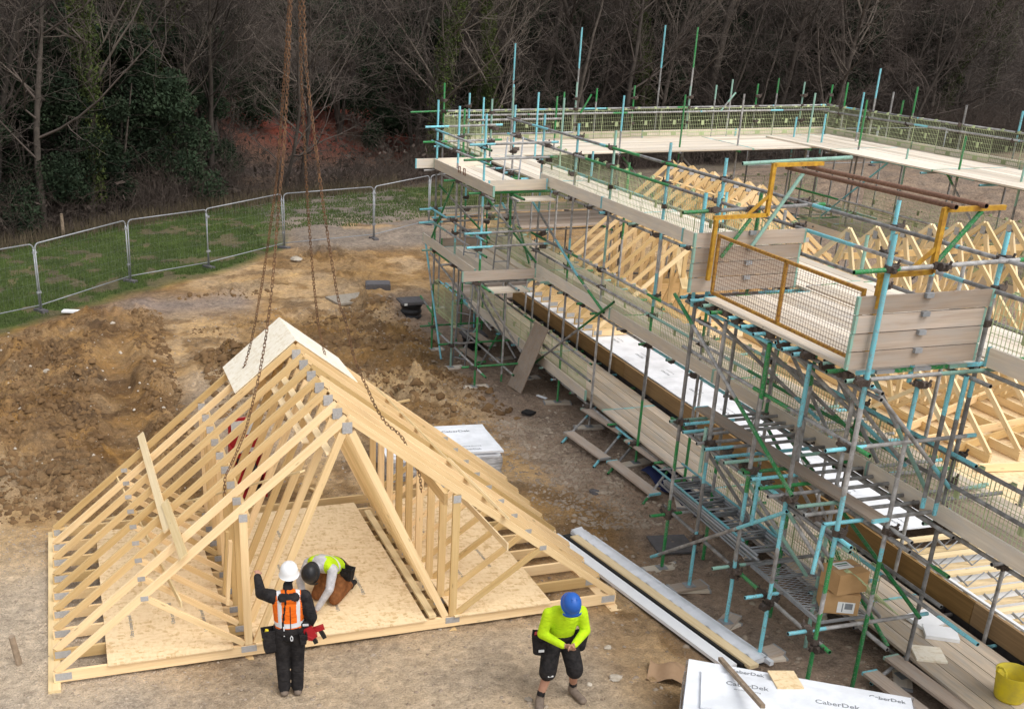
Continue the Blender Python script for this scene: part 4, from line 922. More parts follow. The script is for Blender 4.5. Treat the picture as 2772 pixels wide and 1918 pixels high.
for y, zs in ((22.04, (5.28, 4.98, 3.46, 3.16)), (25.5, (5.28, 4.94, 3.38, 3.06))):
    for k, z in enumerate(zs): tube(ft, 'guard_rail', (9.3, y-.05, z+.02), (7.28+random.uniform(-.06, .14), y-.05, z), 'cgcc'[k], .3)
for z, c in ((5.22, 'c'), (4.93, 'c'), (3.36, 'c'), (3.05, 'm')): tube(ft, 'guard_rail', (7.65, 21.7, z), (7.65, 25.75, z), c, .35); tube(ft, 'guard_rail', (7.65, 21.8, z), (7.65, 21.5, z), 'g', 1)
for z in (Z1, Z2, Z3-.05): run(ft, 'ledger', (7.75, 21.7, z-.1), (7.75, 25.7, z-.1)); run(ft, 'ledger', (8.4, 21.7, z-.1), (8.4, 25.7, z-.1))
deck(ft, 7.74, 8.9, 22.15, 25.55, Z3-.045, L=3.6); deck(ft, 7.74, 8.9, 22.15, 25.55, Z2, mat='board', L=3.6); deck(ft, 8.95, 9.18, 21.6, 25.4, Z2)
toe(ft, (7.66, 25.5, 0), (7.66, 21.25, 0), Z3-.05, L=5); toe(ft, (7.2, 25.56, 0), (9.1, 25.56, 0), Z3-.05); toe(ft, (7.8, 22.0, 0), (9.12, 22.0, 0), Z3-.05)
toe(ft, (7.66, 26.3, 0), (7.66, 22.2, 0), Z2, L=5); toe(ft, (7.3, 22.02, 0), (9.0, 22.02, 0), Z2, mat='old_board'); toe(ft, (7.9, 25.56, 0), (9.1, 25.56, 0), Z2, mat='old_board')
for y in (21.9, 21.67): plank(ft, 'deck_board', (7.85, y, Z2-.16), (8.7, y, Z2-.16)); plank(ft, 'deck_board', (8.3, y, Z3-.2), (9.15, y, Z3-.2))
guards(ft, (9.1, 25.4), (9.1, 22.6), Z2+.06); guards(ft, (7.72, 25.5), (7.72, 23.6), Z1+.4); guards(ft, (9.12, 29.5), (9.12, 26), Z3+.06)
for a, b2, c, f in [((7.7, 24.1, 4.19), (7.68, 25.86, 2.45), 'g', .7), ((7.7, 22.1, 4.32), (9.1, 22.3, 2.7), 'g', .5), ((7.66, 26.1, 2.42), (7.66, 24.5, gz(7.7, 24.4)+.05), 'c', .6), ((7.7, 25.8, 2.25), (8.5, 23.3, .9), 'n', 0), ((7.75, 22.26, 2.33), (9.1, 22.2, .3), 'n', 0),
                    ((7.75, 25.4, 3.95), (9.1, 25.4, 2.6), 'g', .4), ((7.7, 26.6, .95), (7.7, 25.3, .75), 'g', .5)]: tube(ft, 'brace', a, b2, c, f)
for y in (23.2, 23.55):
    MB().path([(7.63, y, Z3+.12), (7.63, y, Z3+.26), (7.63, y-.12, Z3+.26), (7.63, y-.12, Z3+.12)], .011, 5).build('clip', M['rust'], ft)
def ladder(p0, p1, label, wid=.36, n=9, side=(0, 1, 0), group='ladders'):
    p0, p1 = Vector(p0), Vector(p1); s = Vector(side)*wid/2; o = tag(empty('ladder', p0), label, 'ladder', group); WORLD[o.name] = 1
    for k in (-1, 1): MB().tube(p0+s*k, p1+s*k, .018, 6).build('stile', M['galv'], o, True)
    for i in range(n):
        q = p0.lerp(p1, (i+.6)/n); MB().tube(q-s, q+s, .013, 6).build('rung', M['galv'], o, True)
    return o
ladder((8.5, 22.9, Z2+.03), (8.72, 23.0, 5.3), 'steel ladder from the middle to the top deck of the stair bay', n=10, side=(1, 0, 0))
ladder((7.95, 24.0, gz(7.95, 24)), (8.3, 24.4, Z2+.6), 'steel ladder from the ground into the stair bay', n=9, side=(.6, -.8, 0))

# ---- loading bay
lb = scaff('loading_bay_scaffold', (7.7, 11.3, 0), 'loading bay tower of tube scaffold with boarded platform and yellow mesh gate')
ST = [(13.06, 4.25), (12.25, 4.2), (11.23, 4.2), (10.4, 4.2), (9.42, 5.87)]
for i, (y, top) in enumerate(ST):
    g_ = gz(XT, y); sole(lb, XT, y, g_, (.6, .6, .55, .7, .6)[i], (.1, -.2, .35, -.1, 0)[i], (1, 2, 2, 2, 1)[i]); b0 = g_+.06
    tube(lb, 'standard', (XT, y, 2.2), (XT, y, b0), 'gccc' [i] if i < 4 else 'g', (.55, .45, .5, .55, .6)[i]); tube(lb, 'standard', (XT, y, 2.2), (XT, y, top), ('n', 'n', 'g', 'c', 'c')[i], (.2, .3, .35, .4, .5)[i], .0275)
    for z in (4.3, 2.5, .98, 1.06): coupler(lb, (XT, y, z))
    tube(lb, 'transom', (XT-.2, y+.07, 4.3), (XO+.3, y+.07, 4.3), 'cgccm'[i], .4); tube(lb, 'standard', (8.45, y+.1, 2.0), (8.45, y+.1, gz(8.45, y)), 'gngmg'[i], .6); tube(lb, 'standard', (8.45, y+.1, 2.0), (8.45, y+.1, 4.24), 'ncgnc'[i], .3); coupler(lb, (8.45, y+.1, 4.2)); coupler(lb, (8.45, y+.1, 2.4))
for y in (12.9, 12.62, 12.0, 11.6, 10.9, 10.65, 10.05, 9.8): tube(lb, 'transom', (9.5, y, 4.31), (XT-.17+random.uniform(-.06, .04), y, 4.31), random.choice('cgcm'), .35); coupler(lb, (XT, y, 4.27))
for y in (9.6, 9.4, 12.88, 13.02): tube(lb, 'standard', (8.95, y, 2.6), (8.95, y, 4.28), random.choice('cg'), .3)
for z, c in ((4.24, 'ncgn'), (4.17, 'nc'), (3.53, 'gnc'), (2.42, 'cgnm'), (2.36, 'mn'), (1.04, 'gnnm')): run(lb, 'ledger', (XT+.05, 9.5, z), (XT+.05, 13.1, z), c, 2.4, .3)
for z in (2.42, 2.3, 1.0): run(lb, 'ledger', (8.5, 9.4, z), (8.5, 13.4, z), 'ncg', 3)
for z in (4.24, 2.42): run(lb, 'ledger', (9.05, 9.4, z), (9.05, 13.4, z), 'n', 4)
# bare transoms of the middle level
y = 9.66; k = 0
while y < 13.15:
    tube(lb, 'transom', (XI-.1 if k % 3 else 9.4, y, 2.5+.03*(k % 2)), (7.5+random.uniform(-.05, .2), y, 2.49+.03*(k % 2)), random.choice('cgcmnn'), random.choice((.2, .3, .3, .5))); coupler(lb, (XO+.02, y, 2.47)); 
    if k % 2: coupler(lb, (7.76, y, 2.46))
    y += random.uniform(.2, .3); k += 1
plank(lb, 'deck_board', (8.18, 13.35, 2.565), (8.3, 9.45, 2.565), mat='old_board', band='c')
for y, z in ((13.1, 1.0), (11.31, 1.07), (10.5, 1.08), (9.56, 1.12), (9.5, 3.5)): tube(lb, 'transom', (9.35, y, z+.02), (7.42, y, z), 'cmcgc'[int(y) % 5], .25); coupler(lb, (7.7, y, z))
for a, b2, c, f in [((7.62, 13.5, 4.25), (7.62, 10.2, 2.62), 'g', .45), ((7.72, 12.87, 4.21), (9.14, 11.94, 2.81), 'c', .2), ((7.72, 11.89, 4.25), (9.14, 11.19, 2.88), 'g', .2), ((7.72, 10.98, 4.26), (9.14, 10.21, 2.86), 'c', .4), ((7.72, 10.18, 4.31), (9.14, 10.24, 2.87), 'n', 0),
                    ((7.72, 9.34, 4.28), (9.14, 9.47, 2.9), 'c', .25), ((7.6, 13.23, gz(7.6, 13.2)+.1), (7.66, 10.3, 2.36), 'c', .3), ((9.1, 13.1, 2.35), (9.1, 9.8, .55), 'g', .5), ((7.78, 12.3, 2.35), (9.15, 12.0, .7), 'c', .3), ((7.78, 10.3, 2.3), (9.15, 10.1, .8), 'n', 0),
                    ((9.1, 12.6, 2.4), (9.1, 9.4, 1.2), 'g', .6), ((7.66, 9.6, 2.52), (7.55, 9.5, 1.95), 'c', .7), ((7.66, 12.3, 2.7), (7.62, 12.25, 2.05), 'm', .8), ((7.66, 10.95, 2.6), (7.62, 10.9, 1.9), 'c', .8)]: tube(lb, 'brace', a, b2, c, f)
for y in (12.3, 11.3, 10.4): tube(lb, 'brace', (8.5, y, 4.1), (9.15, y-.6, 2.7)); tube(lb, 'brace', (7.75, y, 2.3), (8.5, y-.5, 1.1))
for z, c in ((3.3, 'cn'), (1.9, 'gn'), (1.5, 'nm')): run(lb, 'ledger', (9.12, 9.4, z), (9.12, 13.2, z), c, 2.6)
deck(lb, 7.66, 9.28, 9.55, 12.85, Z3-.02, L=3.6)
for y in (9.5, 12.9):
    for k in range(4): plank(lb, 'side_board', (7.47, y+random.uniform(-.008, .008), Z3+.03+.113+.2*k), (9.08+(.05 if k == 3 else 0), y, Z3+.03+.113+.2*k), up=(0, -1, 0), w=.186, mat='old_board', band='m')
    for x in (8.3,):
        for k in range(4): MB().box((x, y-.035, Z3+.22+.2*k), (.09, .05, .05)).build('clip', M['galv'], lb)
for y, zz in ((9.42, 5.52), (12.97, 5.5)): tube(lb, 'guard_rail', (9.4, y, zz+.02), (7.3, y, zz-.02), 'g', .25); coupler(lb, (7.7, y, zz)); coupler(lb, (8.3, y, zz))
tube(lb, 'standard', (8.36, 9.56, 4.2), (8.36, 9.56, 6.0), 'c', .35); tube(lb, 'standard', (8.42, 12.98, 4.1), (8.42, 12.98, 5.7), 'g', .9); tube(lb, 'standard', (7.62, 13.0, 4.2), (7.62, 13.0, 5.72), 'c', .6); tube(lb, 'standard', (7.85, 13.05, 4.2), (7.85, 13.05, 5.72), 'c', .6)
tube(lb, 'standard', (9.2, 11.3, 4.3), (9.2, 11.3, 5.85), 'c', .3)
tube(lb, 'guard_rail', (8.0, 12.85, 6.1), (9.6, 12.85, 6.14), 'm', .95)
tube(lb, 'brace', (8.25, 12.8, 5.0), (8.9, 12.8, 6.0), 'm', .9); tube(lb, 'brace', (7.85, 12.82, 4.9), (8.2, 12.8, 5.4), 'g', .9); tube(lb, 'brace', (8.3, 9.5, 5.5), (8.75, 9.5, 6.05), 'g', .95)
deck(lb, 9.3, 10.55, 9.5, 13.0, Z3+.02, L=3.6)
# the yellow gate is its own thing, hung on the bay
gt = scaff('loading_gate', (7.72, 11.2, 4.4), 'yellow mesh loading gate with two long rusty tubes on the upper platform', 'gate')
def ybar(p0, p1, s=.045, nm='frame_bar'): return beam(nm, p0, p1, s, s, M['yellow'], gt)
for z in (4.47, 5.22): beam('frame_bar', (7.7, 9.72, z), (7.7, 12.68, z), .035, .035, M['gate'], gt)
for y in (9.72, 11.15, 12.68): beam('frame_bar', (7.7, y, 4.47), (7.7, y, 5.24), .035, .035, M['gate'], gt)
wm = MB()
for k in range(1, 60): wm.box((7.7, 9.72+k*2.96/60, 4.845), (.0028, .0028, .73))
for k in range(1, 15): wm.box((7.704, 11.2, 4.47+k*.75/15), (.0028, 2.94, .0028))
wm.build('wire_mesh', M['rust'], gt)
for y, dx in ((9.5, 0), (12.8, .13)):
    ybar((8.3+dx, y, 5.43), (8.3+dx, y, 6.1), .05, 'post'); ybar((7.66, y, 5.43), (8.3+dx, y, 5.44), .05, 'arm'); ybar((8.3+dx, y, 6.08), (9.02+dx, y, 6.08), .05, 'arm')
    ybar((8.0+dx, y, 5.44), (8.29+dx, y, 5.69), .035, 'strut'); ybar((7.7, y, 5.43), (7.7, y+.02, 4.6), .05, 'post')
for x0, x1 in ((8.72, 8.34), (9.05, 8.7)): o = tube(gt, 'counterweight_tube', (x0, 12.95, 6.02), (x1, 9.4, 6.12), 'n', 0, .028); o.data = TUBE.copy(); o.data.materials[0] = M['rust']

# hop-up steps of boards on tubes beside the lowest deck
def hopup(label, A, B2, boards):
    o = scaff('step_platform', A[0], label, 'steps', 'board steps')
    for a, b2 in (A, B2): tube(o, 'tube', a, b2, random.choice('cmg'), .4)
    for a, b2 in boards: plank(o, 'step_board', a, b2, mat='old_board', up=(0, 0, 1))
    return o
hopup('two board step up to the scaffold deck, the farther of the middle pair', ((8.3, 18.4, 0.0), (9.5, 19.3, .45)), ((8.4, 17.1, 0.02), (9.6, 18.1, .45)), [((8.52, 18.6, .14), (8.66, 17.15, .14)), ((9.12, 19.2, .38), (9.28, 17.75, .38))])
hopup('two board step up to the scaffold deck, the nearer of the middle pair', ((8.5, 16.7, .04), (9.6, 17.5, .47)), ((8.5, 15.3, .06), (9.6, 16.2, .47)), [((8.68, 16.95, .18), (8.78, 15.4, .18)), ((9.2, 17.35, .4), (9.3, 15.95, .4))])
hopup('two board step by the yellow tub at the near end', ((8.7, 9.5, .25), (9.5, 9.75, .48)), ((8.6, 8.1, .25), (9.5, 8.3, .48)), [((8.72, 9.6, .36), (8.85, 8.0, .36)), ((9.08, 9.7, .47), (9.2, 8.0, .47))])
hopup('two board step below the far stair bay', ((8.2, 24.7, -.15), (8.9, 25.3, .5)), ((8.3, 23.6, -.15), (9.0, 24.2, .5)), [((8.35, 24.9, 0), (8.45, 23.7, 0)), ((8.7, 25.2, .3), (8.8, 24.0, .3))])

# ------------------------------------------------------------------ loose things about the yard
def box_(name, dims, loc, rz, mat, label, cat, group=None, rx=0):
    o = MB().box((0, 0, dims[2]/2), dims).build(name, mat, None); o.location = loc; o.rotation_euler = (rx, 0, rz); return tag(o, label, cat, group)
def board_stack(loc, rz, L, Wd, H, label, n, top_shift, texts, wrap_h):
    o = tag(empty('board_stack', loc, rz), label, 'board stack', 'stacks of white floor boards')
    for x in (-L*.38, 0, L*.38): beam('bearer', (x, -Wd/2, .045), (x, Wd/2, .045), .09, .09, M['old_board'], o)
    h = (H-.09)/n
    for k in range(n):
        s = top_shift[k-n] if k-n >= -len(top_shift) else (random.uniform(-.006, .006), random.uniform(-.006, .006), 0)
        b2 = MB().box((0, 0, 0), (L, Wd, h-.003)).build('floor_board', M['film'], o); b2.location = (s[0], s[1], .09+h*(k+.5)); b2.rotation_euler = (0, 0, s[2])
        if k == n-1:
            for t, x, y, sz, a in texts: lettering(b2, t, Matrix.Translation((x, y, h/2+.002)) @ Matrix.Rotation(a, 4, 'Z'), sz)
    w = MB(); seg = 26; P = []
    for i in range(seg*4):
        q = i/seg; sd = int(q); f = q-sd; c = [(-L/2, -Wd/2), (L/2, -Wd/2), (L/2, Wd/2), (-L/2, Wd/2), (-L/2, -Wd/2)]
        P.append(Vector((c[sd][0]*(1-f)+c[sd+1][0]*f, c[sd][1]*(1-f)+c[sd+1][1]*f, 0)))
    V = []; rows = 5; N = len(P)
    for r_ in range(rows):
        for p in P:
            d = .012+.03*random.random(); V.append((p.x*(1+d/L*2), p.y*(1+d/Wd*2), .02+(wrap_h-.02)*r_/(rows-1)+random.uniform(-.01, .01)))
    F = [(r_*N+k, r_*N+(k+1) % N, (r_+1)*N+(k+1) % N, (r_+1)*N+k) for r_ in range(rows-1) for k in range(N)]
    meshobj('plastic_wrap', V, F, M['wrap'], o, True); return o
board_stack((5.55, 17.9, gz(5.5, 17.9)), R(-3), 2.1, 1.35, .50, 'wrapped stack of white floor boards behind the right slope of the frame', 10, [(.0, 0, 0), (.06, .03, .03), (.0, .02, -.04)],
            [('CaberDek', .45, .36, .13, 0), ('CaberDek', -.35, .36, .13, 0), ('structural flooring', .55, -.4, .06, 0), ('CaberDek', .55, -.55, .09, 0)], .40)
st2 = board_stack((6.92, 8.52, gz(6.9, 8.5)), R(-32), 2.42, 1.25, .62, 'wrapped stack of white floor boards cut by the lower photo edge', 12, [(.0, .0, 0)],
            [('CaberDek', .62, .18, .12, 0), ('CaberDek', .95, .5, .09, 0), ('CaberDek', -.55, .53, .09, 0), ('weather protected structural flooring', .62, .06, .04, 0)], .60)
o = MB().box((0, 0, 0), (1.9, .75, .022)).build('loose_white_sheet', M['film']); o.location = (6.86, 8.60, gz(6.9, 8.5)+.647); o.rotation_euler = (0, 0, R(-30)); tag(o, 'white floor board lying loose on the near stack', 'floor board', kind='thing')
lettering(o, 'CaberDek', Matrix.Translation((-.45, .18, .0125)), .11); lettering(o, 'structural flooring', Matrix.Translation((-.45, .08, .0125)), .04); lettering(o, 'CaberDek', Matrix.Translation((.5, .1, .0125)), .11)
TZ = gz(6.9, 8.5)+.66
box_('board_offcut', (.3, .34, .02), (7.05, 8.98, TZ), R(-14), M['osb'], 'square board offcut lying on the near white stack', 'offcut')
o = beam('batten', (6.60, 9.62, TZ-.05), (6.30, 8.3, TZ+.24), .05, .045, M['stake']); tag(o, 'weathered batten leaning across the near white stack', 'batten')
# long wrapped pack of timber beside the scaffold
lp_ = tag(empty('timber_pack', (6.9, 12.4, .1)), 'long pack of white film wrapped timber lying beside the scaffold foot', 'timber pack'); WORLD[lp_.name] = 1
A, B2 = Vector((6.68, 14.35, gz(6.7, 14.3)+.02)), Vector((7.42, 10.2, gz(7.4, 10.3)+.03)); dr = (B2-A).normalized(); nr = Vector((0, 0, 1)).cross(dr)
def strip(name, off, w, z, h, mat, a=0, b2=0): return beam(name, A+nr*off+dr*a+Vector((0, 0, z)), B2+nr*off+dr*b2+Vector((0, 0, z)), w, h, mat, lp_)
strip('gap_shade_strip', 0, .66, .012, .02, M['black_plastic_and_shade']); strip('white_film', -.24, .19, .045, .05, M['white_foam'], 0, -.05); strip('timber', .0, .14, .075, .05, M['pale_pine'], .22, .1)  # black base sheet paints the shade showing between the strips
strip('white_film', .18, .22, .05, .06, M['white_foam'], .02, .0); strip('gap_shade_strip', -.09, .05, .05, .05, M['black_plastic_and_shade'], .1, 0); strip('white_film', .29, .06, .05, .06, M['film'], .3, .1)  # narrow black strip is the shaded gap beside the timber, put in as colour
# creased film over the pack
V = []; F = []; n = 60
for k in range(n+1):
    t = k/n; p = A.lerp(B2, t)
    for j, (of, z) in enumerate(((.33, .04), (.28, .09), (.18, .10), (.085, .085))):
        V.append(p+nr*(of+.012*math.sin(k*1.7+j))+Vector((0, 0, z+.012*math.sin(k*2.3+j*1.9)+.01*random.random())))
for k in range(n):
    for j in range(3): F.append((k*4+j, k*4+j+1, k*4+j+5, k*4+j+4))
meshobj('film_cover', V, F, M['film'], lp_, True)
# red fire point behind the frame
fp = tag(empty('fire_point', (1.95, 17.35, gz(1.95, 17.3)), R(4)), 'red fire point stand with extinguisher seen through the rafters', 'fire point')
MB().box((0, .1, .72), (.56, .04, 1.36)).build('back_panel', M['red_steel'], fp); MB().box((0, -.05, .03), (.6, .36, .06)).build('base', M['red_steel'], fp)
for x in (-.28, .28): MB().box((x, -.02, .5), (.03, .26, .9)).build('side_panel', M['red_steel'], fp)
MB().box((0, .074, 1.22), (.46, .006, .26)).build('sign', M['white_print'], fp); MB().box((.02, .074, .92), (.2, .006, .1)).build('sign', M['green_print'], fp); MB().box((.02, .074, .80), (.34, .006, .08)).build('sign', M['white_print'], fp)
MB().lathe([(.001, .08), (.08, .08), (.085, .12), (.085, .5), (.06, .57), (.02, .6), (.02, .66)], 14, (-.16, -.04, 0)).build('extinguisher', M['red_steel'], fp, True)
MB().box((-.16, -.04, .66), (.05, .13, .05)).build('handle', M['black_plastic_and_shade'], fp)
MB().lathe([(.001, .08), (.075, .08), (.08, .12), (.08, .45), (.05, .52), (.02, .55), (.02, .6)], 14, (.14, -.04, 0)).build('extinguisher', M['black_plastic_and_shade'], fp, True)
# drain chambers
ch = tag(empty('drain_chamber', (8.1, 28.9, gz(8.1, 28.9)-.06)), 'tall black round drain chamber with square lid', 'drain chamber')
MB().lathe([(.30, 0), (.30, .05), (.275, .07), (.275, .12), (.30, .14), (.30, .2), (.275, .22), (.275, .3), (.31, .32), (.31, .42)], 26).build('shaft', M['black_plastic_and_shade'], ch, True)
MB().box((0, 0, .45), (.70, .70, .055)).box((0, 0, .485), (.62, .62, .02)).build('lid', M['slab'], ch); MB().box((-.25, -.353, .45), (.09, .004, .07)).build('sticker', M['white_print'], ch)
sl_ = tag(empty('manhole_cover', (8.06, 32.7, gz(8.06, 32.7)), R(-12)), 'low grey square manhole cover in the mud near the fence', 'manhole cover')
MB().box((0, 0, .06), (.78, .62, .16)).build('rim', M['slab'], sl_); MB().box((0, 0, .15), (.70, .54, .03)).build('lid', M['slab'], sl_)
box_('concrete_pad', (1.6, 1.0, .06), (7.1, 31.6, gz(7.1, 31.6)-.01), R(14), M['stone'], 'pale concrete slab set in mud beside the manhole cover', 'concrete pad')
ch2 = tag(empty('drain_chamber', (8.85, 25.6, gz(8.85, 25.6)-.05)), 'black drain chamber in the shade under the stair bay', 'drain chamber')
MB().lathe([(.26, 0), (.26, .3), (.29, .32), (.29, .4)], 22).build('shaft', M['black_plastic_and_shade'], ch2, True); MB().box((0, 0, .42), (.6, .6, .05)).build('lid', M['slab'], ch2)
# board leaning on the guards
lbq = [Vector((8.57, 22.19, gz(8.57, 22.1)+.01)), Vector((8.63, 21.5, gz(8.6, 21.5)+.01)), Vector((9.10, 21.32, 1.44)), Vector((9.08, 22.05, 1.42))]
nrm = (lbq[1]-lbq[0]).cross(lbq[3]-lbq[0]).normalized()*.02
o = meshobj('leaning_board', [v-Vector((8.6, 21.8, 0)) for v in lbq]+[v+nrm-Vector((8.6, 21.8, 0)) for v in lbq], [(0, 1, 2, 3), (7, 6, 5, 4), (0, 4, 5, 1), (1, 5, 6, 2), (2, 6, 7, 3), (3, 7, 4, 0)], M['old_board']); o.location = (8.6, 21.8, 0); tag(o, 'grey brown wide board leaning against the brick guards', 'board')
# stake, offcuts, sheets, paper
o = MB().tube((0, 0, -.1), (-.05, -.02, .42), .045, 8, .04).build('wooden_stake', M['stake']); o.location = (-1.62, 12.5, gz(-1.62, 12.5)); tag(o, 'short grey wooden stake in the gravel at the left edge', 'stake')
o = MB().tube((0, 0, 0), (.02, 0, .9), .07, 7, .06).build('fence_post', M['stake']); o.location = (-1.76, 43.0, gz(-1.76, 43)); tag(o, 'old wooden post at the edge of the wood', 'post')
box_('white_offcut', (.62, .22, .05), (-1.25, 31.7, gz(-1.25, 31.7)+.03), R(-20), M['white_foam'], 'flat white offcut lying by the fence', 'offcut')
box_('dark_sheet', (.62, .6, .03), (8.2, 13.7, gz(8.2, 13.7)+.02), R(-8), M['slab'], 'dark square sheet on the rubble under the loading bay', 'sheet')
box_('white_offcut', (.07, .28, .02), (9.0, 21.2, gz(9.0, 21.2)+.03), R(25), M['white_foam'], 'thin white offcut on rubble near the leaning board', 'offcut')
box_('black_offcut', (.2, .24, .05), (8.3, 20.2, gz(8.3, 20.2)+.02), R(35), M['black_plastic_and_shade'], 'small black plastic piece on rubble near the leaning board', 'offcut')
V = []; F = []; n = 9
for i in range(n):
    for j in range(n):
        u, v_ = i/(n-1)-.5, j/(n-1)-.5; V.append((u*.5, v_*.42, .05+.06*math.sin(u*7+1)+.05*math.cos(v_*6+u*3)+.05*max(0, u)))
for i in range(n-1):
    for j in range(n-1): F.append((i*n+j, (i+1)*n+j, (i+1)*n+j+1, i*n+j+1))
o = meshobj('kraft_paper', V, F, M['kraft'], None, True); o.location = (6.36, 10.3, gz(6.36, 10.3)+.04); o.rotation_euler = (0, 0, R(-35)); tag(o, 'crumpled sheet of brown kraft paper on the mud', 'paper')
V = []; F = []; n = 14
for i in range(n):
    for j in range(6):
        u, v_ = i/(n-1), j/5-.5; V.append((v_*.7, -u*2.2, .03+.12*random.random()*math.cos(v_*2.6)+.05*math.sin(u*14)))
for i in range(n-1):
    for j in range(5): F.append((i*6+j, (i+1)*6+j, (i+1)*6+j+1, i*6+j+1))
o = meshobj('blue_sheet', V, F, M['blue_sheet'], None, True); o.location = (9.45, 16.6, gz(9.45, 16.5)+.02); tag(o, 'dark blue plastic sheet crumpled under the scaffold deck', 'sheet')
# on the decks
box_('foam_offcut', (.42, .34, .05), (10.02, 10.25, Z1+.022), R(12), M['white_foam'], 'tilted white foam offcut on the low deck, the farther one', 'offcut', 'white foam offcuts', rx=.12)
box_('foam_offcut', (.40, .3, .05), (9.98, 9.92, Z1+.022), R(-30), M['white_foam'], 'flat white foam offcut on the low deck, the nearer one', 'offcut', 'white foam offcuts')
box_('ply_offcut', (.36, .34, .03), (9.5, 9.55, Z1+.022), R(-24), M['ply'], 'pale square board offcut on the edge of the low deck', 'offcut')
tb = tag(empty('rubber_tub', (9.8, 8.55, Z1+.02)), 'yellow flexible rubber tub on the low deck at the right edge', 'tub')
MB().lathe([(.001, .0), (.15, 0), (.165, .03), (.20, .34), (.21, .36), (.195, .355), (.155, .05), (.001, .03)], 28).build('body', M['tub'], tb, True)
for s in (-1, 1): MB().path([(.2*s, -.07, .35), (.205*s, -.06, .42), (.205*s, 0, .445), (.205*s, .06, .42), (.2*s, .07, .35)], .014, 6).build('handle', M['tub'], tb, True)
o = MB().box((0, 0, .0), (.2, .06, .03)).build('scrap', M['white_foam']); o.location = (9.78, 8.55, Z1+.2); o.rotation_euler = (.2, .5, .7); tag(o, 'white scrap inside the yellow tub', 'scrap')
# steel frames and mesh walkway on the lowest level of the loading bay
for k in range(7):
    z = 1.10+.035*k; y0 = 11.2+random.uniform(-.1, .35); x = 8.26+random.uniform(-.06, .06); a = random.uniform(-.04, .04)
    lad = ladder((x, y0, z), (x+a, y0+2.5+random.uniform(-.1, .2), z+random.uniform(-.01, .01)), ['lowest', 'second', 'third', 'fourth', 'fifth', 'sixth', 'topmost'][k]+' steel ladder frame of the pile under the loading bay', .5, 7, (1, 0, 0), 'pile of steel ladder frames')
    if k == 6:
        for c in lad.children:
            if c.name.startswith('stile'): c.data.materials.clear(); c.data.materials.append(M['paint']); c.color = (.15, .42, .48, 1)
mw = tag(empty('mesh_walkway', (8.3, 10.5, 1.09)), 'grey steel mesh walkway panel under the loading bay', 'walkway')
for x in (-.33, .33): beam('side_rail', (x, -.75, 0), (x, .75, 0), .035, .05, M['galv'], mw)
for y in (-.75, -.37, 0, .37, .75): beam('cross_bar', (-.33, y, -.005), (.33, y, -.005), .03, .03, M['galv'], mw)
w = MB()
for k in range(-22, 23):
    for s in (-1, 1):
        x0, y0, x1, y1 = -.33, k*.07, .33, k*.07+s*.33
        a0, b0 = max(-.75, min(.75, y0)), max(-.75, min(.75, y1))
        if a0 != b0 and -.75 <= y0 <= .75 and -.75 <= y1 <= .75: w.tube((x0, y0, .012), (x1, y1, .012+.003*s), .0045, 4)
w.build('mesh', M['galv'], mw)
for k in range(2):
    bx = tag(empty('cardboard_box', (8.37+.02*k, 9.98-.01*k, 1.115+.29*k), R(-24+26*k)), ['lower of two cardboard boxes on the mesh walkway with white label', 'upper of two cardboard boxes on the mesh walkway with label on top'][k], 'box', 'cardboard boxes')
    MB().box((0, 0, .14), (.42, .34, .275)).build('carton', M['cardboard'], bx); MB().box((0, 0, .279), (.422, .05, .003)).build('tape', M['kraft'], bx)
    if k == 0:
        lab = MB().box((.06, -.172, .1), (.2, .003, .15)).build('label', M['white_print'], bx); MB().box((.09, -.1745, .12), (.09, .002, .08)).build('print', M['print'], lab); MB().box((.02, -.1745, .1), (.012, .002, .12)).build('print', M['print'], lab)
    else:
        lab = MB().box((-.02, .05, .283), (.22, .16, .003)).build('label', M['white_print'], bx); MB().box((-.02, .08, .2855), (.18, .02, .002)).build('print', M['green_print'], lab); MB().box((-.02, .04, .2855), (.16, .015, .002)).build('print', M['print'], lab)
g_ = guard(lb, 8.95, 9.95, 1.15, R(70), 0); g_.rotation_euler = (R(-48), .15, R(80)); g_ = guard(lb, 9.08, 10.6, .9, R(88), 0); g_.rotation_euler = (R(-20), .3, R(85))
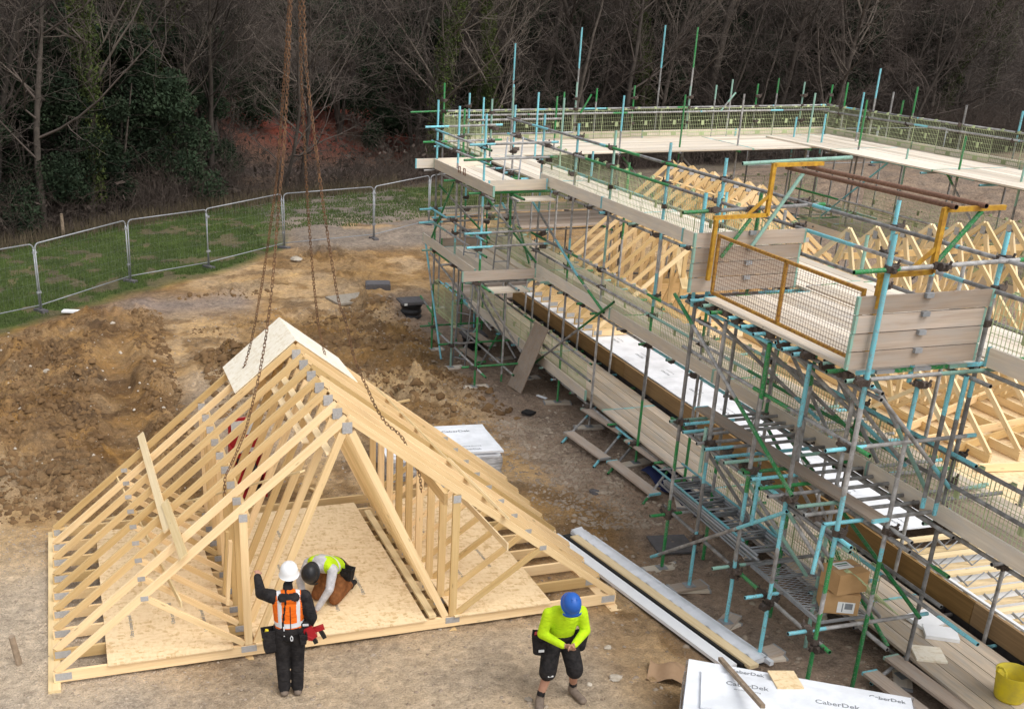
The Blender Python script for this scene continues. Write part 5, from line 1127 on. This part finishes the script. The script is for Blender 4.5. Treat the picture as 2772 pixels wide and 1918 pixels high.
# single stones worth picking out
RK = MB(); rr = random.Random(5)
def rock(loc, s, label, mat='stone', fl=.6):
    V = []; F = []; n = 8; L = [(.0, -.3), (.8, -.15), (1, .15), (.7, .5), (.25, .68)]
    for j, (r_, z) in enumerate(L):
        for k in range(n): a = 2*math.pi*k/n; q = r_*rr.uniform(.72, 1.15); V.append((q*s*math.cos(a), q*s*.8*math.sin(a), z*s*fl*rr.uniform(.85, 1.15)))
    for j in range(len(L)-1):
        for k in range(n): F.append((j*n+k, j*n+(k+1) % n, (j+1)*n+(k+1) % n, (j+1)*n+k))
    F.append(tuple(range((len(L)-1)*n, len(L)*n)))
    o = meshobj('stone', V, F, M[mat]); o.location = (loc[0], loc[1], gz(*loc)+s*.1); o.rotation_euler = (0, 0, rr.uniform(0, 6)); return tag(o, label, 'stone', 'single stones')
for loc, s, lbx, mt in [((7.9, 15.95), .14, 'dark grey stone on the mud near the board steps', 'slab'), ((5.68, 10.4), .1, 'pale stone right of the worker in yellow', 'stone'), ((5.9, 11.1), .07, 'small pale stone beside the right truss heel', 'stone'), ((6.18, 37.0), .28, 'large pale stone by the fence behind the chains', 'stone'),
                       ((-1.75, 25.4), .13, 'white stone in the mud heap on the left', 'stone'), ((-3.6, 21.5), .25, 'large brown stone at the left photo edge', 'clod'), ((4.45, 10.2), .07, 'small round stone left of the worker in yellow', 'stone'), ((5.62, 11.35), .08, 'pale flat stone near the right end of the frame', 'stone'), ((8.9, 9.35), .1, 'broken brick beside the near board step', 'kraft'), ((5.3, 10.35), .05, 'small stone between the boots of the worker in yellow', 'stone')]: rock(loc, s, lbx, mt)
tag(beam('timber_offcut', (5.1, 21.2, gz(5.1, 21.2)+.03), (6.0, 21.4, gz(6.0, 21.4)+.03), .05, .04, M['pine']), 'thin timber offcut lying on the mud behind the frame', 'offcut')
tag(beam('timber_offcut', (3.05, 17.3, gz(3.05, 17.3)+.03), (3.2, 17.0, gz(3.2, 17.0)+.03), .06, .04, M['pine']), 'short timber block on the mud seen between the webs', 'offcut')

# ------------------------------------------------------------------ people
M['hivis_y'] = simple('hi_vis_yellow', (.50, .72, .015), (.42, .62, .01), .75, 0, 9, rnd=0); M['hivis_o'] = simple('hi_vis_orange', (.85, .17, .015), (.74, .13, .012), .75, 0, 9, rnd=0)
M['reflect'] = simple('reflective_tape', (.66, .67, .68), (.58, .59, .60), .4, 0, 9, rnd=0); M['black_cloth'] = simple('black_cloth', (.020, .018, .019), (.011, .010, .011), .9, 0, 14, rnd=0)
M['skin'] = simple('skin', (.44, .245, .17), (.38, .20, .135), .6, 0, 14, rnd=0); M['boot'] = simple('dusty_boot', (.22, .17, .13), (.13, .10, .08), .85, 0, 18, rnd=0)
M['grey_cloth'] = simple('light_grey_cloth', (.52, .51, .52), (.42, .41, .42), .9, 0, 12, rnd=0); M['brown_cloth'] = simple('brown_trousers', (.22, .085, .03), (.15, .058, .02), .9, 0, 12, rnd=0)
M['helmet_w'] = simple('white_helmet', (.74, .74, .74), (.68, .68, .68), .3, 0, 5, rnd=0); M['helmet_b'] = simple('blue_helmet', (.02, .11, .43), (.016, .09, .36), .35, 0, 5, rnd=0); M['helmet_k'] = simple('black_helmet', (.02, .02, .022), (.015, .015, .016), .4, 0, 5, rnd=0)
M['hair'] = simple('dark_hair', (.025, .018, .014), (.015, .011, .009), .8, 0, 40, rnd=0)
def cloth(name, c1, c2):
    m, nt, b = newmat(name, .9, 0, c1, .15); v = nd(nt, 'TexCoord').outputs['Object']
    n1 = nd(nt, 'TexNoise', {'Vector': nd(nt, 'Mapping', {'Vector': v, 'Scale': (9, 9, 22), 'Rotation': (.4, .3, .2)}).outputs[0], 'Scale': 1., 'Detail': 3, 'Distortion': 1.2}).outputs[0]
    n2 = noise(nt, v, 14, 4)
    nt.links.new(ramp(nt, n2, [(.3, c2), (.65, c1)]), b.inputs['Base Color']); bump(nt, b, n1, .8, .022); return m
M['hivis_y'] = cloth('hi_vis_yellow', (.50, .72, .015), (.40, .60, .015)); M['hivis_o'] = cloth('hi_vis_orange', (.85, .17, .015), (.70, .13, .012)); M['black_cloth'] = cloth('black_cloth', (.030, .027, .027), (.012, .011, .012)); M['grey_cloth'] = cloth('light_grey_cloth', (.52, .51, .52), (.40, .39, .40)); M['brown_cloth'] = cloth('brown_trousers', (.24, .095, .035), (.14, .055, .02))
def capsule(p0, p1, a0, a1, flat, side):
    """elliptical capsule: radii a*1 along side, a*flat across"""
    p0, p1 = Vector(p0), Vector(p1); d = p1-p0; L = d.length; z = d.normalized() if L > 1e-5 else Vector((0, 0, 1))
    s = Vector(side); s = (s-z*s.dot(z)); s = s.normalized() if s.length > 1e-3 else z.orthogonal().normalized(); t = z.cross(s)
    V = []; F = []; n = 14; prof = []
    for k in range(5): q = math.pi/2*k/4; prof.append((p0-z*a0*math.cos(q)*min(1, flat*1.1), a0*math.sin(q)))
    for k in range(5): q = math.pi/2*k/4; prof.append((p1+z*a1*math.sin(q)*min(1, flat*1.1), a1*math.cos(q)))
    for c, r_ in prof:
        r_ = max(r_, .001)
        for k in range(n): a = 2*math.pi*k/n; V.append(c+s*(r_*math.cos(a))+t*(r_*flat*math.sin(a)))
    for j in range(len(prof)-1):
        for k in range(n): F.append((j*n+k, j*n+(k+1) % n, (j+1)*n+(k+1) % n, (j+1)*n+k))
    F += [tuple(range(n))[::-1], tuple(range((len(prof)-1)*n, len(prof)*n))]
    return V, F
def body(par, caps, mats, paint=None, voxel=.0125):
    """fuse capsules into one continuous skin; each face takes the material of the nearest capsule"""
    mb = MB()
    for c in caps: mb.add(*capsule(c[0], c[1], c[2], c[3], c[4], c[5]))
    o = meshobj('body', mb.V, mb.F, M['skin']); md = o.modifiers.new('r', 'REMESH'); md.mode = 'VOXEL'; md.voxel_size = voxel
    ms = o.modifiers.new('s', 'SMOOTH'); ms.iterations = 3; ms.factor = .5
    bpy.context.view_layer.update(); me = bpy.data.meshes.new_from_object(o.evaluated_get(bpy.context.evaluated_depsgraph_get())); bpy.data.objects.remove(o)
    me.name = 'body'; me.materials.clear(); keys = list(mats)
    for k in keys: me.materials.append(M[k])
    n = len(me.polygons); ce = np.empty(n*3, np.float32); me.polygons.foreach_get('center', ce); ce = ce.reshape(-1, 3)
    best = np.full(n, 9.); mi = np.zeros(n, np.int32)
    for c in caps:
        p0, p1 = np.array(c[0]), np.array(c[1]); d = p1-p0; t = np.clip(((ce-p0)@d)/max(d@d, 1e-9), 0, 1); r_ = c[2]*(1-t)+c[3]*t
        ds = np.linalg.norm(ce-p0-t[:, None]*d, axis=1)-r_*(1 if c[4] > .9 else .9); k = ds < best; best[k] = ds[k]; mi[k] = keys.index(c[6])
    if paint is not None: paint(ce, mi, keys)
    me.polygons.foreach_set('material_index', mi); me.polygons.foreach_set('use_smooth', np.ones(n, bool)); me.update()
    return link(bpy.data.objects.new('body', me), par)
def hand(w, d, side, up, curl, mat='skin'):
    """palm and five bent fingers from the wrist w along d; side points to the thumb"""
    w, d, side, up = Vector(w), Vector(d).normalized(), Vector(side).normalized(), Vector(up).normalized(); C = []
    pe = w+d*.085; C.append((w, pe, .026, .036, .5, side, mat))
    for k in range(4):
        b_ = pe+side*(.028-.0185*k); L = (.042, .047, .044, .034)[k]; m_ = b_+(d*math.cos(curl*.6)-up*math.sin(curl*.6))*L; e_ = m_+(d*math.cos(curl*1.7)-up*math.sin(curl*1.7))*L*.85
        C.append((b_, m_, .0105, .0095, 1, side, mat)); C.append((m_, e_, .0095, .008, 1, side, mat))
    tb_ = w+d*.03+side*.03; tm = tb_+(d*.6+side*.55-up*.35*curl)*.045; C.append((tb_, tm, .013, .011, 1, up, mat)); C.append((tm, tm+(d*.85+side*.1-up*.5*curl)*.035, .011, .009, 1, up, mat))
    return C
def head_caps(c, f, up, skin='skin'):
    """skull, jaw, nose, ears; c centre, f facing, up"""
    c, f, up = Vector(c), Vector(f).normalized(), Vector(up).normalized(); s = f.cross(up).normalized()
    C = [(c-f*.02+up*.03, c+f*.015+up*.03, .085, .08, .95, s, skin), (c+f*.02-up*.045, c+f*.045-up*.075, .062, .045, .9, s, skin), (c+f*.088+up*.005, c+f*.1-up*.025, .012, .016, 1, s, skin)]
    for k in (-1, 1): C.append((c+s*.078*k+up*.02, c+s*.08*k-up*.025, .016, .012, .6, f, skin))
    return C, s
def helmet(par, c, f, up, mat, peak=True):
    c, f, up = Vector(c), Vector(f).normalized(), Vector(up).normalized(); s = f.cross(up).normalized()
    h = MB().lathe([(.142, -.012), (.128, 0), (.126, .05), (.112, .10), (.08, .138), (.035, .155), (.002, .158)], 24, sx=.9, sy=1.08)
    o = h.build('helmet', M[mat], par, True); o.matrix_local = Matrix((s, f, up)).transposed().to_4x4(); o.location = c+up*.045
    if peak:
        V = []; F = []
        for k in range(13):
            a = math.pi*(k/12); V.append((.115*math.cos(a), .10+.03*math.sin(a), .0)); V.append((.118*math.cos(a), .115+.05*math.sin(a), -.02)); V.append((.118*math.cos(a), .11+.048*math.sin(a), -.028))
        for k in range(12): F += [(k*3, k*3+1, k*3+4, k*3+3), (k*3+1, k*3+2, k*3+5, k*3+4)]
        meshobj('peak', V, F, M[mat], o, True)
    rb = MB()
    for x in (-.03, .03): rb.path([(x, -.12, .06), (x, -.07, .132), (x, 0, .16), (x, .07, .132), (x, .12, .06)], .006, 5)
    rb.build('ridge', M[mat], o, True)
    return o
def eyes(par, c, f, up):
    c, f, up = Vector(c), Vector(f).normalized(), Vector(up).normalized(); s = f.cross(up).normalized()
    for k in (-1, 1):
        e = MB().lathe([(.001, -.009), (.009, -.004), (.009, .004), (.001, .009)], 8).build('eye', M['black_plastic_and_shade'], par, True); e.location = c+f*.083+s*.032*k+up*.012
def pouch(par, loc, rz, mat='black_cloth', trim=None, dims=(.10, .20, .24), rx=0):
    x, y, z = dims
    p = MB(); P = [(-x/2, -y/2, 0), (x/2, -y/2, 0), (x/2, y/2, 0), (-x/2, y/2, 0)]; q = [(a*.7, b_*.72, -z*.9) for a, b_, _ in P]; q2 = [(a*.5, b_*.5, -z) for a, b_, _ in P]; inn = [(a*.85, b_*.88, 0) for a, b_, _ in P]; dp = [(a*.7, b_*.75, -z*.4) for a, b_, _ in P]
    V = P+q+q2+inn+dp; F = []
    for i, j in ((0, 4), (4, 8)):
        for k in range(4): F.append((i+k, i+(k+1) % 4, j+(k+1) % 4, j+k))
    for k in range(4): F.append((k, (k+1) % 4, 12+(k+1) % 4, 12+k)); F.append((12+k, 12+(k+1) % 4, 16+(k+1) % 4, 16+k))
    F += [(8, 9, 10, 11), (16, 17, 18, 19)]; p.add(V, F)
    o = p.build('tool_pouch', M[mat], par); o.location = loc; o.rotation_euler = (rx, 0, rz)
    if trim: MB().box((0, -y*.1, -.015), (x*.5, y*.5, .05), Matrix.Rotation(.3, 3, 'X')).build('pouch_lining', M[trim], o)
    MB().box((x*.46, 0, -z*.45), (.02, y*.55, z*.35)).build('pocket', M[mat], o); return o

# ---- worker in orange vest, seen from behind, left hand on the truss
w1 = tag(empty('person', (1.66, 11.04, gz(1.66, 11.04)), R(-6)), 'worker in orange vest, black clothes and white helmet gripping the frame', 'person', 'workers')
w1.scale = (.955, .955, .955); X_ = (1, 0, 0); Cp = []
for s in (-1, 1):
    Cp += [((.095*s, .0, .90), (.095*s, .03, .50), .118, .088, .95, X_, 'black_cloth'), ((.095*s, .03, .50), (.085*s, -.0, .10), .088, .078, 1, X_, 'black_cloth'), ((.085*s, -.05, .05), (.11*s, .17, .042), .055, .052, .85, X_, 'boot')]
Cp += [((0, 0, .92), (0, .01, 1.05), .185, .18, .72, X_, 'black_cloth'), ((0, .01, 1.05), (0, .02, 1.36), .185, .205, .68, X_, 'hivis_o'), ((-.11, .01, 1.43), (.11, .01, 1.43), .085, .085, 1, (0, 1, 0), 'hivis_o'), ((0, .01, 1.45), (0, .05, 1.56), .075, .062, 1, X_, 'black_cloth'), ((-.07, -.075, 1.455), (.07, -.075, 1.455), .07, .07, .8, X_, 'black_cloth'),
       ((-.2, .02, 1.44), (-.33, .28, 1.34), .092, .075, 1, X_, 'black_cloth'), ((-.33, .28, 1.34), (-.36, .5, 1.45), .072, .052, 1, X_, 'black_cloth'),
       ((.2, 0, 1.42), (.28, -.04, 1.14), .09, .075, 1, X_, 'black_cloth'), ((.28, -.04, 1.14), (.25, .1, .92), .072, .052, 1, X_, 'black_cloth')]
Cp += hand((-.36, .51, 1.455), (-.05, .9, .35), (.9, .1, 0), (0, -.4, 1), .9) + hand((.25, .11, .90), (-.1, .4, -.9), (-.7, .7, 0), (.8, .3, 0), 1.0)
hc, f_, u_ = (.02, .07, 1.68), (.18, .95, -.25), (0, .1, 1); HC, sd_ = head_caps(hc, f_, u_); Cp += HC
def paint1(ce, mi, keys):
    v = (mi == keys.index('hivis_o')); x, y, z = ce.T
    mi[v & (z > 1.36) & (np.abs(x) > .185)] = keys.index('black_cloth')
    v = (mi == keys.index('hivis_o')); mi[v & (np.abs(np.abs(x)-.115) < .024) & (z > 1.05)] = keys.index('reflect'); mi[v & (np.abs(z-1.075) < .028)] = keys.index('reflect')
    mi[v & (np.abs(x-.012) < .010) & (y < 0) & (z < 1.35)] = keys.index('black_cloth'); mi[v & (np.abs(x+.07+(z-1.2)*-.12) < .012) & (y < 0)] = keys.index('black_cloth')
    hd = (mi == keys.index('skin')) & (z > 1.55) & (y < .07+.02); mi[hd] = keys.index('hair')
body(w1, Cp, ['skin', 'black_cloth', 'hivis_o', 'reflect', 'boot', 'hair'], paint1)
helmet(w1, Vector(hc)+Vector((0, -.01, .0)), (.18, .95, .05), (0, -.12, 1), 'helmet_w'); eyes(w1, hc, f_, u_)
MB().lathe([(.2, -.03), (.204, 0), (.2, .03)], 24, (0, .0, .99), sy=.74).build('tool_belt', M['black_cloth'], w1)
pouch(w1, (-.25, -.02, 1.0), R(100), dims=(.13, .2, .34)); pouch(w1, (.16, -.10, .96), R(10), dims=(.1, .12, .16))
MB().path([(.02, -.135, .95), (.035, -.14, .92), (.03, -.14, .88), (.01, -.14, .88), (.005, -.14, .92), (.02, -.135, .95)], .006, 5).build('karabiner', M['reflect'], w1)
MB().box((-.07, -.128, 1.0), (.014, .006, .12)).build('belt_tag', M['reflect'], w1); MB().box((-.30, -.04, .93), (.04, .05, .14), Matrix.Rotation(.3, 3, 'Y')).build('tool_handle', M['tub'], w1)
ng = tag(empty('nail_gun', (1.90, 11.0, gz(1.86, 11)+.86), R(-6)), 'red cordless nail gun hanging at the right hip of the worker', 'nail gun')
MB().box((0, 0, .02), (.12, .11, .17), Matrix.Rotation(-.45, 3, 'Y')).tube((-.07, 0, .0), (.04, 0, -.06), .06, 10).build('body', M['red_steel'], ng); MB().box((.10, .0, .05), (.15, .05, .055), Matrix.Rotation(-.3, 3, 'Y')).build('handle', M['red_steel'], ng)
MB().box((-.05, 0, .14), (.11, .09, .08), Matrix.Rotation(-.45, 3, 'Y')).build('battery', M['black_plastic_and_shade'], ng); MB().box((.06, 0, -.11), (.05, .05, .08), Matrix.Rotation(-.45, 3, 'Y')).build('nose', M['black_plastic_and_shade'], ng); MB().box((-.05, -.048, .14), (.07, .004, .03)).build('label', M['reflect'], ng)
MB().box((.15, 0, -.02), (.05, .045, .14), Matrix.Rotation(-.45, 3, 'Y')).build('magazine', M['black_plastic_and_shade'], ng)

# ---- worker in yellow top and blue helmet, facing the camera with hands together
w2 = tag(empty('person', (4.78, 10.17, gz(4.78, 10.17)), R(174)), 'worker in yellow top, black shorts and blue helmet looking at his hands', 'person', 'workers')
w2.scale = (.95, .95, .95); Cp = []
feet = {1: (.23, .12), -1: (-.24, -.03)}
for s in (-1, 1):
    fx, fy = feet[s]; tx = .10 if s < 0 else -.02
    Cp += [((.10*s, -.02, .86), (.17*s, .12, .54), .125, .112, 1, X_, 'black_cloth'), ((.17*s, .12, .54), (.175*s, .12, .49), .112, .11, 1, X_, 'black_cloth'), ((.165*s, .11, .46), (fx*.98, fy-.02, .2), .064, .05, 1, X_, 'skin'), ((fx*.98, fy-.02, .2), (fx, fy-.03, .13), .052, .052, 1, X_, 'black_cloth'),
           ((fx, fy-.04, .09), (fx, fy-.03, .13), .058, .054, 1, X_, 'boot'), ((fx, fy-.05, .055), (fx+.07*s, fy+.19, .045), .058, .055, .85, X_, 'boot')]
Cp += [((0, -.03, .88), (0, -.0, .98), .165, .16, .75, X_, 'black_cloth'), ((0, -.0, .98), (0, .07, 1.26), .165, .19, .70, X_, 'hivis_y'), ((-.12, .08, 1.33), (.12, .08, 1.33), .088, .088, 1, (0, 1, 0), 'hivis_y'), ((0, .1, 1.36), (0, .17, 1.44), .062, .055, 1, X_, 'skin')]
for s in (-1, 1):
    Cp += [((.205*s, .08, 1.32), (.275*s, .10, 1.05), .08, .066, 1, X_, 'hivis_y'), ((.275*s, .10, 1.05), (.075*s, .31, 1.0), .064, .045, 1, X_, 'hivis_y')]
    Cp += hand((.075*s, .315, 1.0), (-.75*s, .55, .05), (0, .3, .9), (s*.4, -.9, 0), 1.0)
hc, f_, u_ = (0, .235, 1.52), (0, .72, -.7), (0, .7, .72); HC, _ = head_caps(hc, f_, u_); Cp += HC
def paint2(ce, mi, keys):
    x, y, z = ce.T; mi[(mi == keys.index('hivis_y')) & (z < .955) & ~((np.abs(x) < .09) & (y > 0) & (z > .86))] = keys.index('black_cloth')
body(w2, Cp, ['skin', 'hivis_y', 'black_cloth', 'boot', 'hair'], paint2); helmet(w2, hc, (0, .72, -.7), (0, .7, .72), 'helmet_b'); eyes(w2, hc, f_, u_)
MB().lathe([(.172, -.028), (.178, 0), (.172, .028)], 24, (0, -.01, .955), sy=.78).build('tool_belt', M['black_cloth'], w2)
pouch(w2, (.25, .0, .99), R(70), trim='red_steel', dims=(.15, .24, .30)); pouch(w2, (-.24, -.02, .97), R(100), trim=None, dims=(.12, .22, .28))
MB().box((.165, .225, .5), (.07, .004, .02)).build('shorts_label', M['reflect'], w2); MB().box((.27, .10, .80), (.07, .012, .03)).build('pouch_label', M['reflect'], w2)
o = MB().box((0, 0, 0), (.06, .05, .035)).box((.02, .01, .02), (.03, .025, .02)).build('fixing_box', M['kraft']); o.location = (4.76, 9.82, gz(4.78, 10.17)+.95); o.rotation_euler = (.3, .2, .5); tag(o, 'small brown fixing held by the worker in yellow', 'fixing')

# ---- worker kneeling on the boards
w3 = tag(empty('person', (2.52, 12.86, CZ+bz+.022), R(138)), 'kneeling worker in yellow vest and brown trousers bent over the boards', 'person', 'workers')
Cp = []
for s in (-1, 1):
    Cp += [((.11*s, -.20, .36), (.14*s, .12, .085), .115, .082, 1, X_, 'brown_cloth'), ((.14*s, .10, .08), (.12*s, -.30, .085), .08, .062, 1, X_, 'brown_cloth'), ((.12*s, -.33, .085), (.12*s, -.47, .06), .055, .045, .9, X_, 'black_cloth'), ((.12*s, -.38, .1), (.12*s, -.36, .05), .052, .05, 1, X_, 'black_cloth'),
           ((.19*s, .24, .62), (.23*s, .40, .40), .072, .058, 1, X_, 'grey_cloth'), ((.23*s, .40, .40), (.10*s, .50, .13), .056, .042, 1, X_, 'grey_cloth')]
    Cp += hand((.10*s, .505, .12), (-.3*s, .6, -.5), (-.9*s, .2, 0), (0, .5, .8), .7)
Cp += [((0, -.22, .38), (0, -.12, .46), .165, .165, .8, X_, 'brown_cloth'), ((0, -.14, .46), (0, .20, .64), .165, .18, .72, X_, 'hivis_y'), ((-.11, .24, .66), (.11, .24, .66), .082, .082, 1, (0, 1, 0), 'hivis_y'), ((0, .28, .66), (0, .36, .65), .06, .055, 1, X_, 'grey_cloth')]
hc, f_, u_ = (0, .44, .62), (0, .35, -.94), (0, .94, .35); HC, _ = head_caps(hc, f_, u_); Cp += HC
def paint3(ce, mi, keys):
    x, y, z = ce.T; v = mi == keys.index('hivis_y'); mi[v & (np.abs(x) < .05) & (y > .05)] = keys.index('grey_cloth'); mi[v & (np.abs(y-.02) < .022)] = keys.index('reflect'); mi[v & (y > .22) & (np.abs(x) < .09)] = keys.index('grey_cloth')
body(w3, Cp, ['skin', 'hivis_y', 'grey_cloth', 'brown_cloth', 'black_cloth', 'reflect', 'hair'], paint3); helmet(w3, hc, f_, u_, 'helmet_k'); eyes(w3, hc, f_, u_)
MB().lathe([(.168, -.03), (.172, 0), (.168, .03)], 20).build('tool_belt', M['black_cloth'], w3).matrix_local = Matrix.Translation((0, -.15, .44)) @ Matrix.Rotation(R(-62), 4, 'X') @ Matrix.Diagonal((1, .78, 1, 1))
pouch(w3, (-.22, -.1, .50), R(90), dims=(.12, .2, .2)); pouch(w3, (.22, -.1, .48), R(90), dims=(.1, .18, .18))
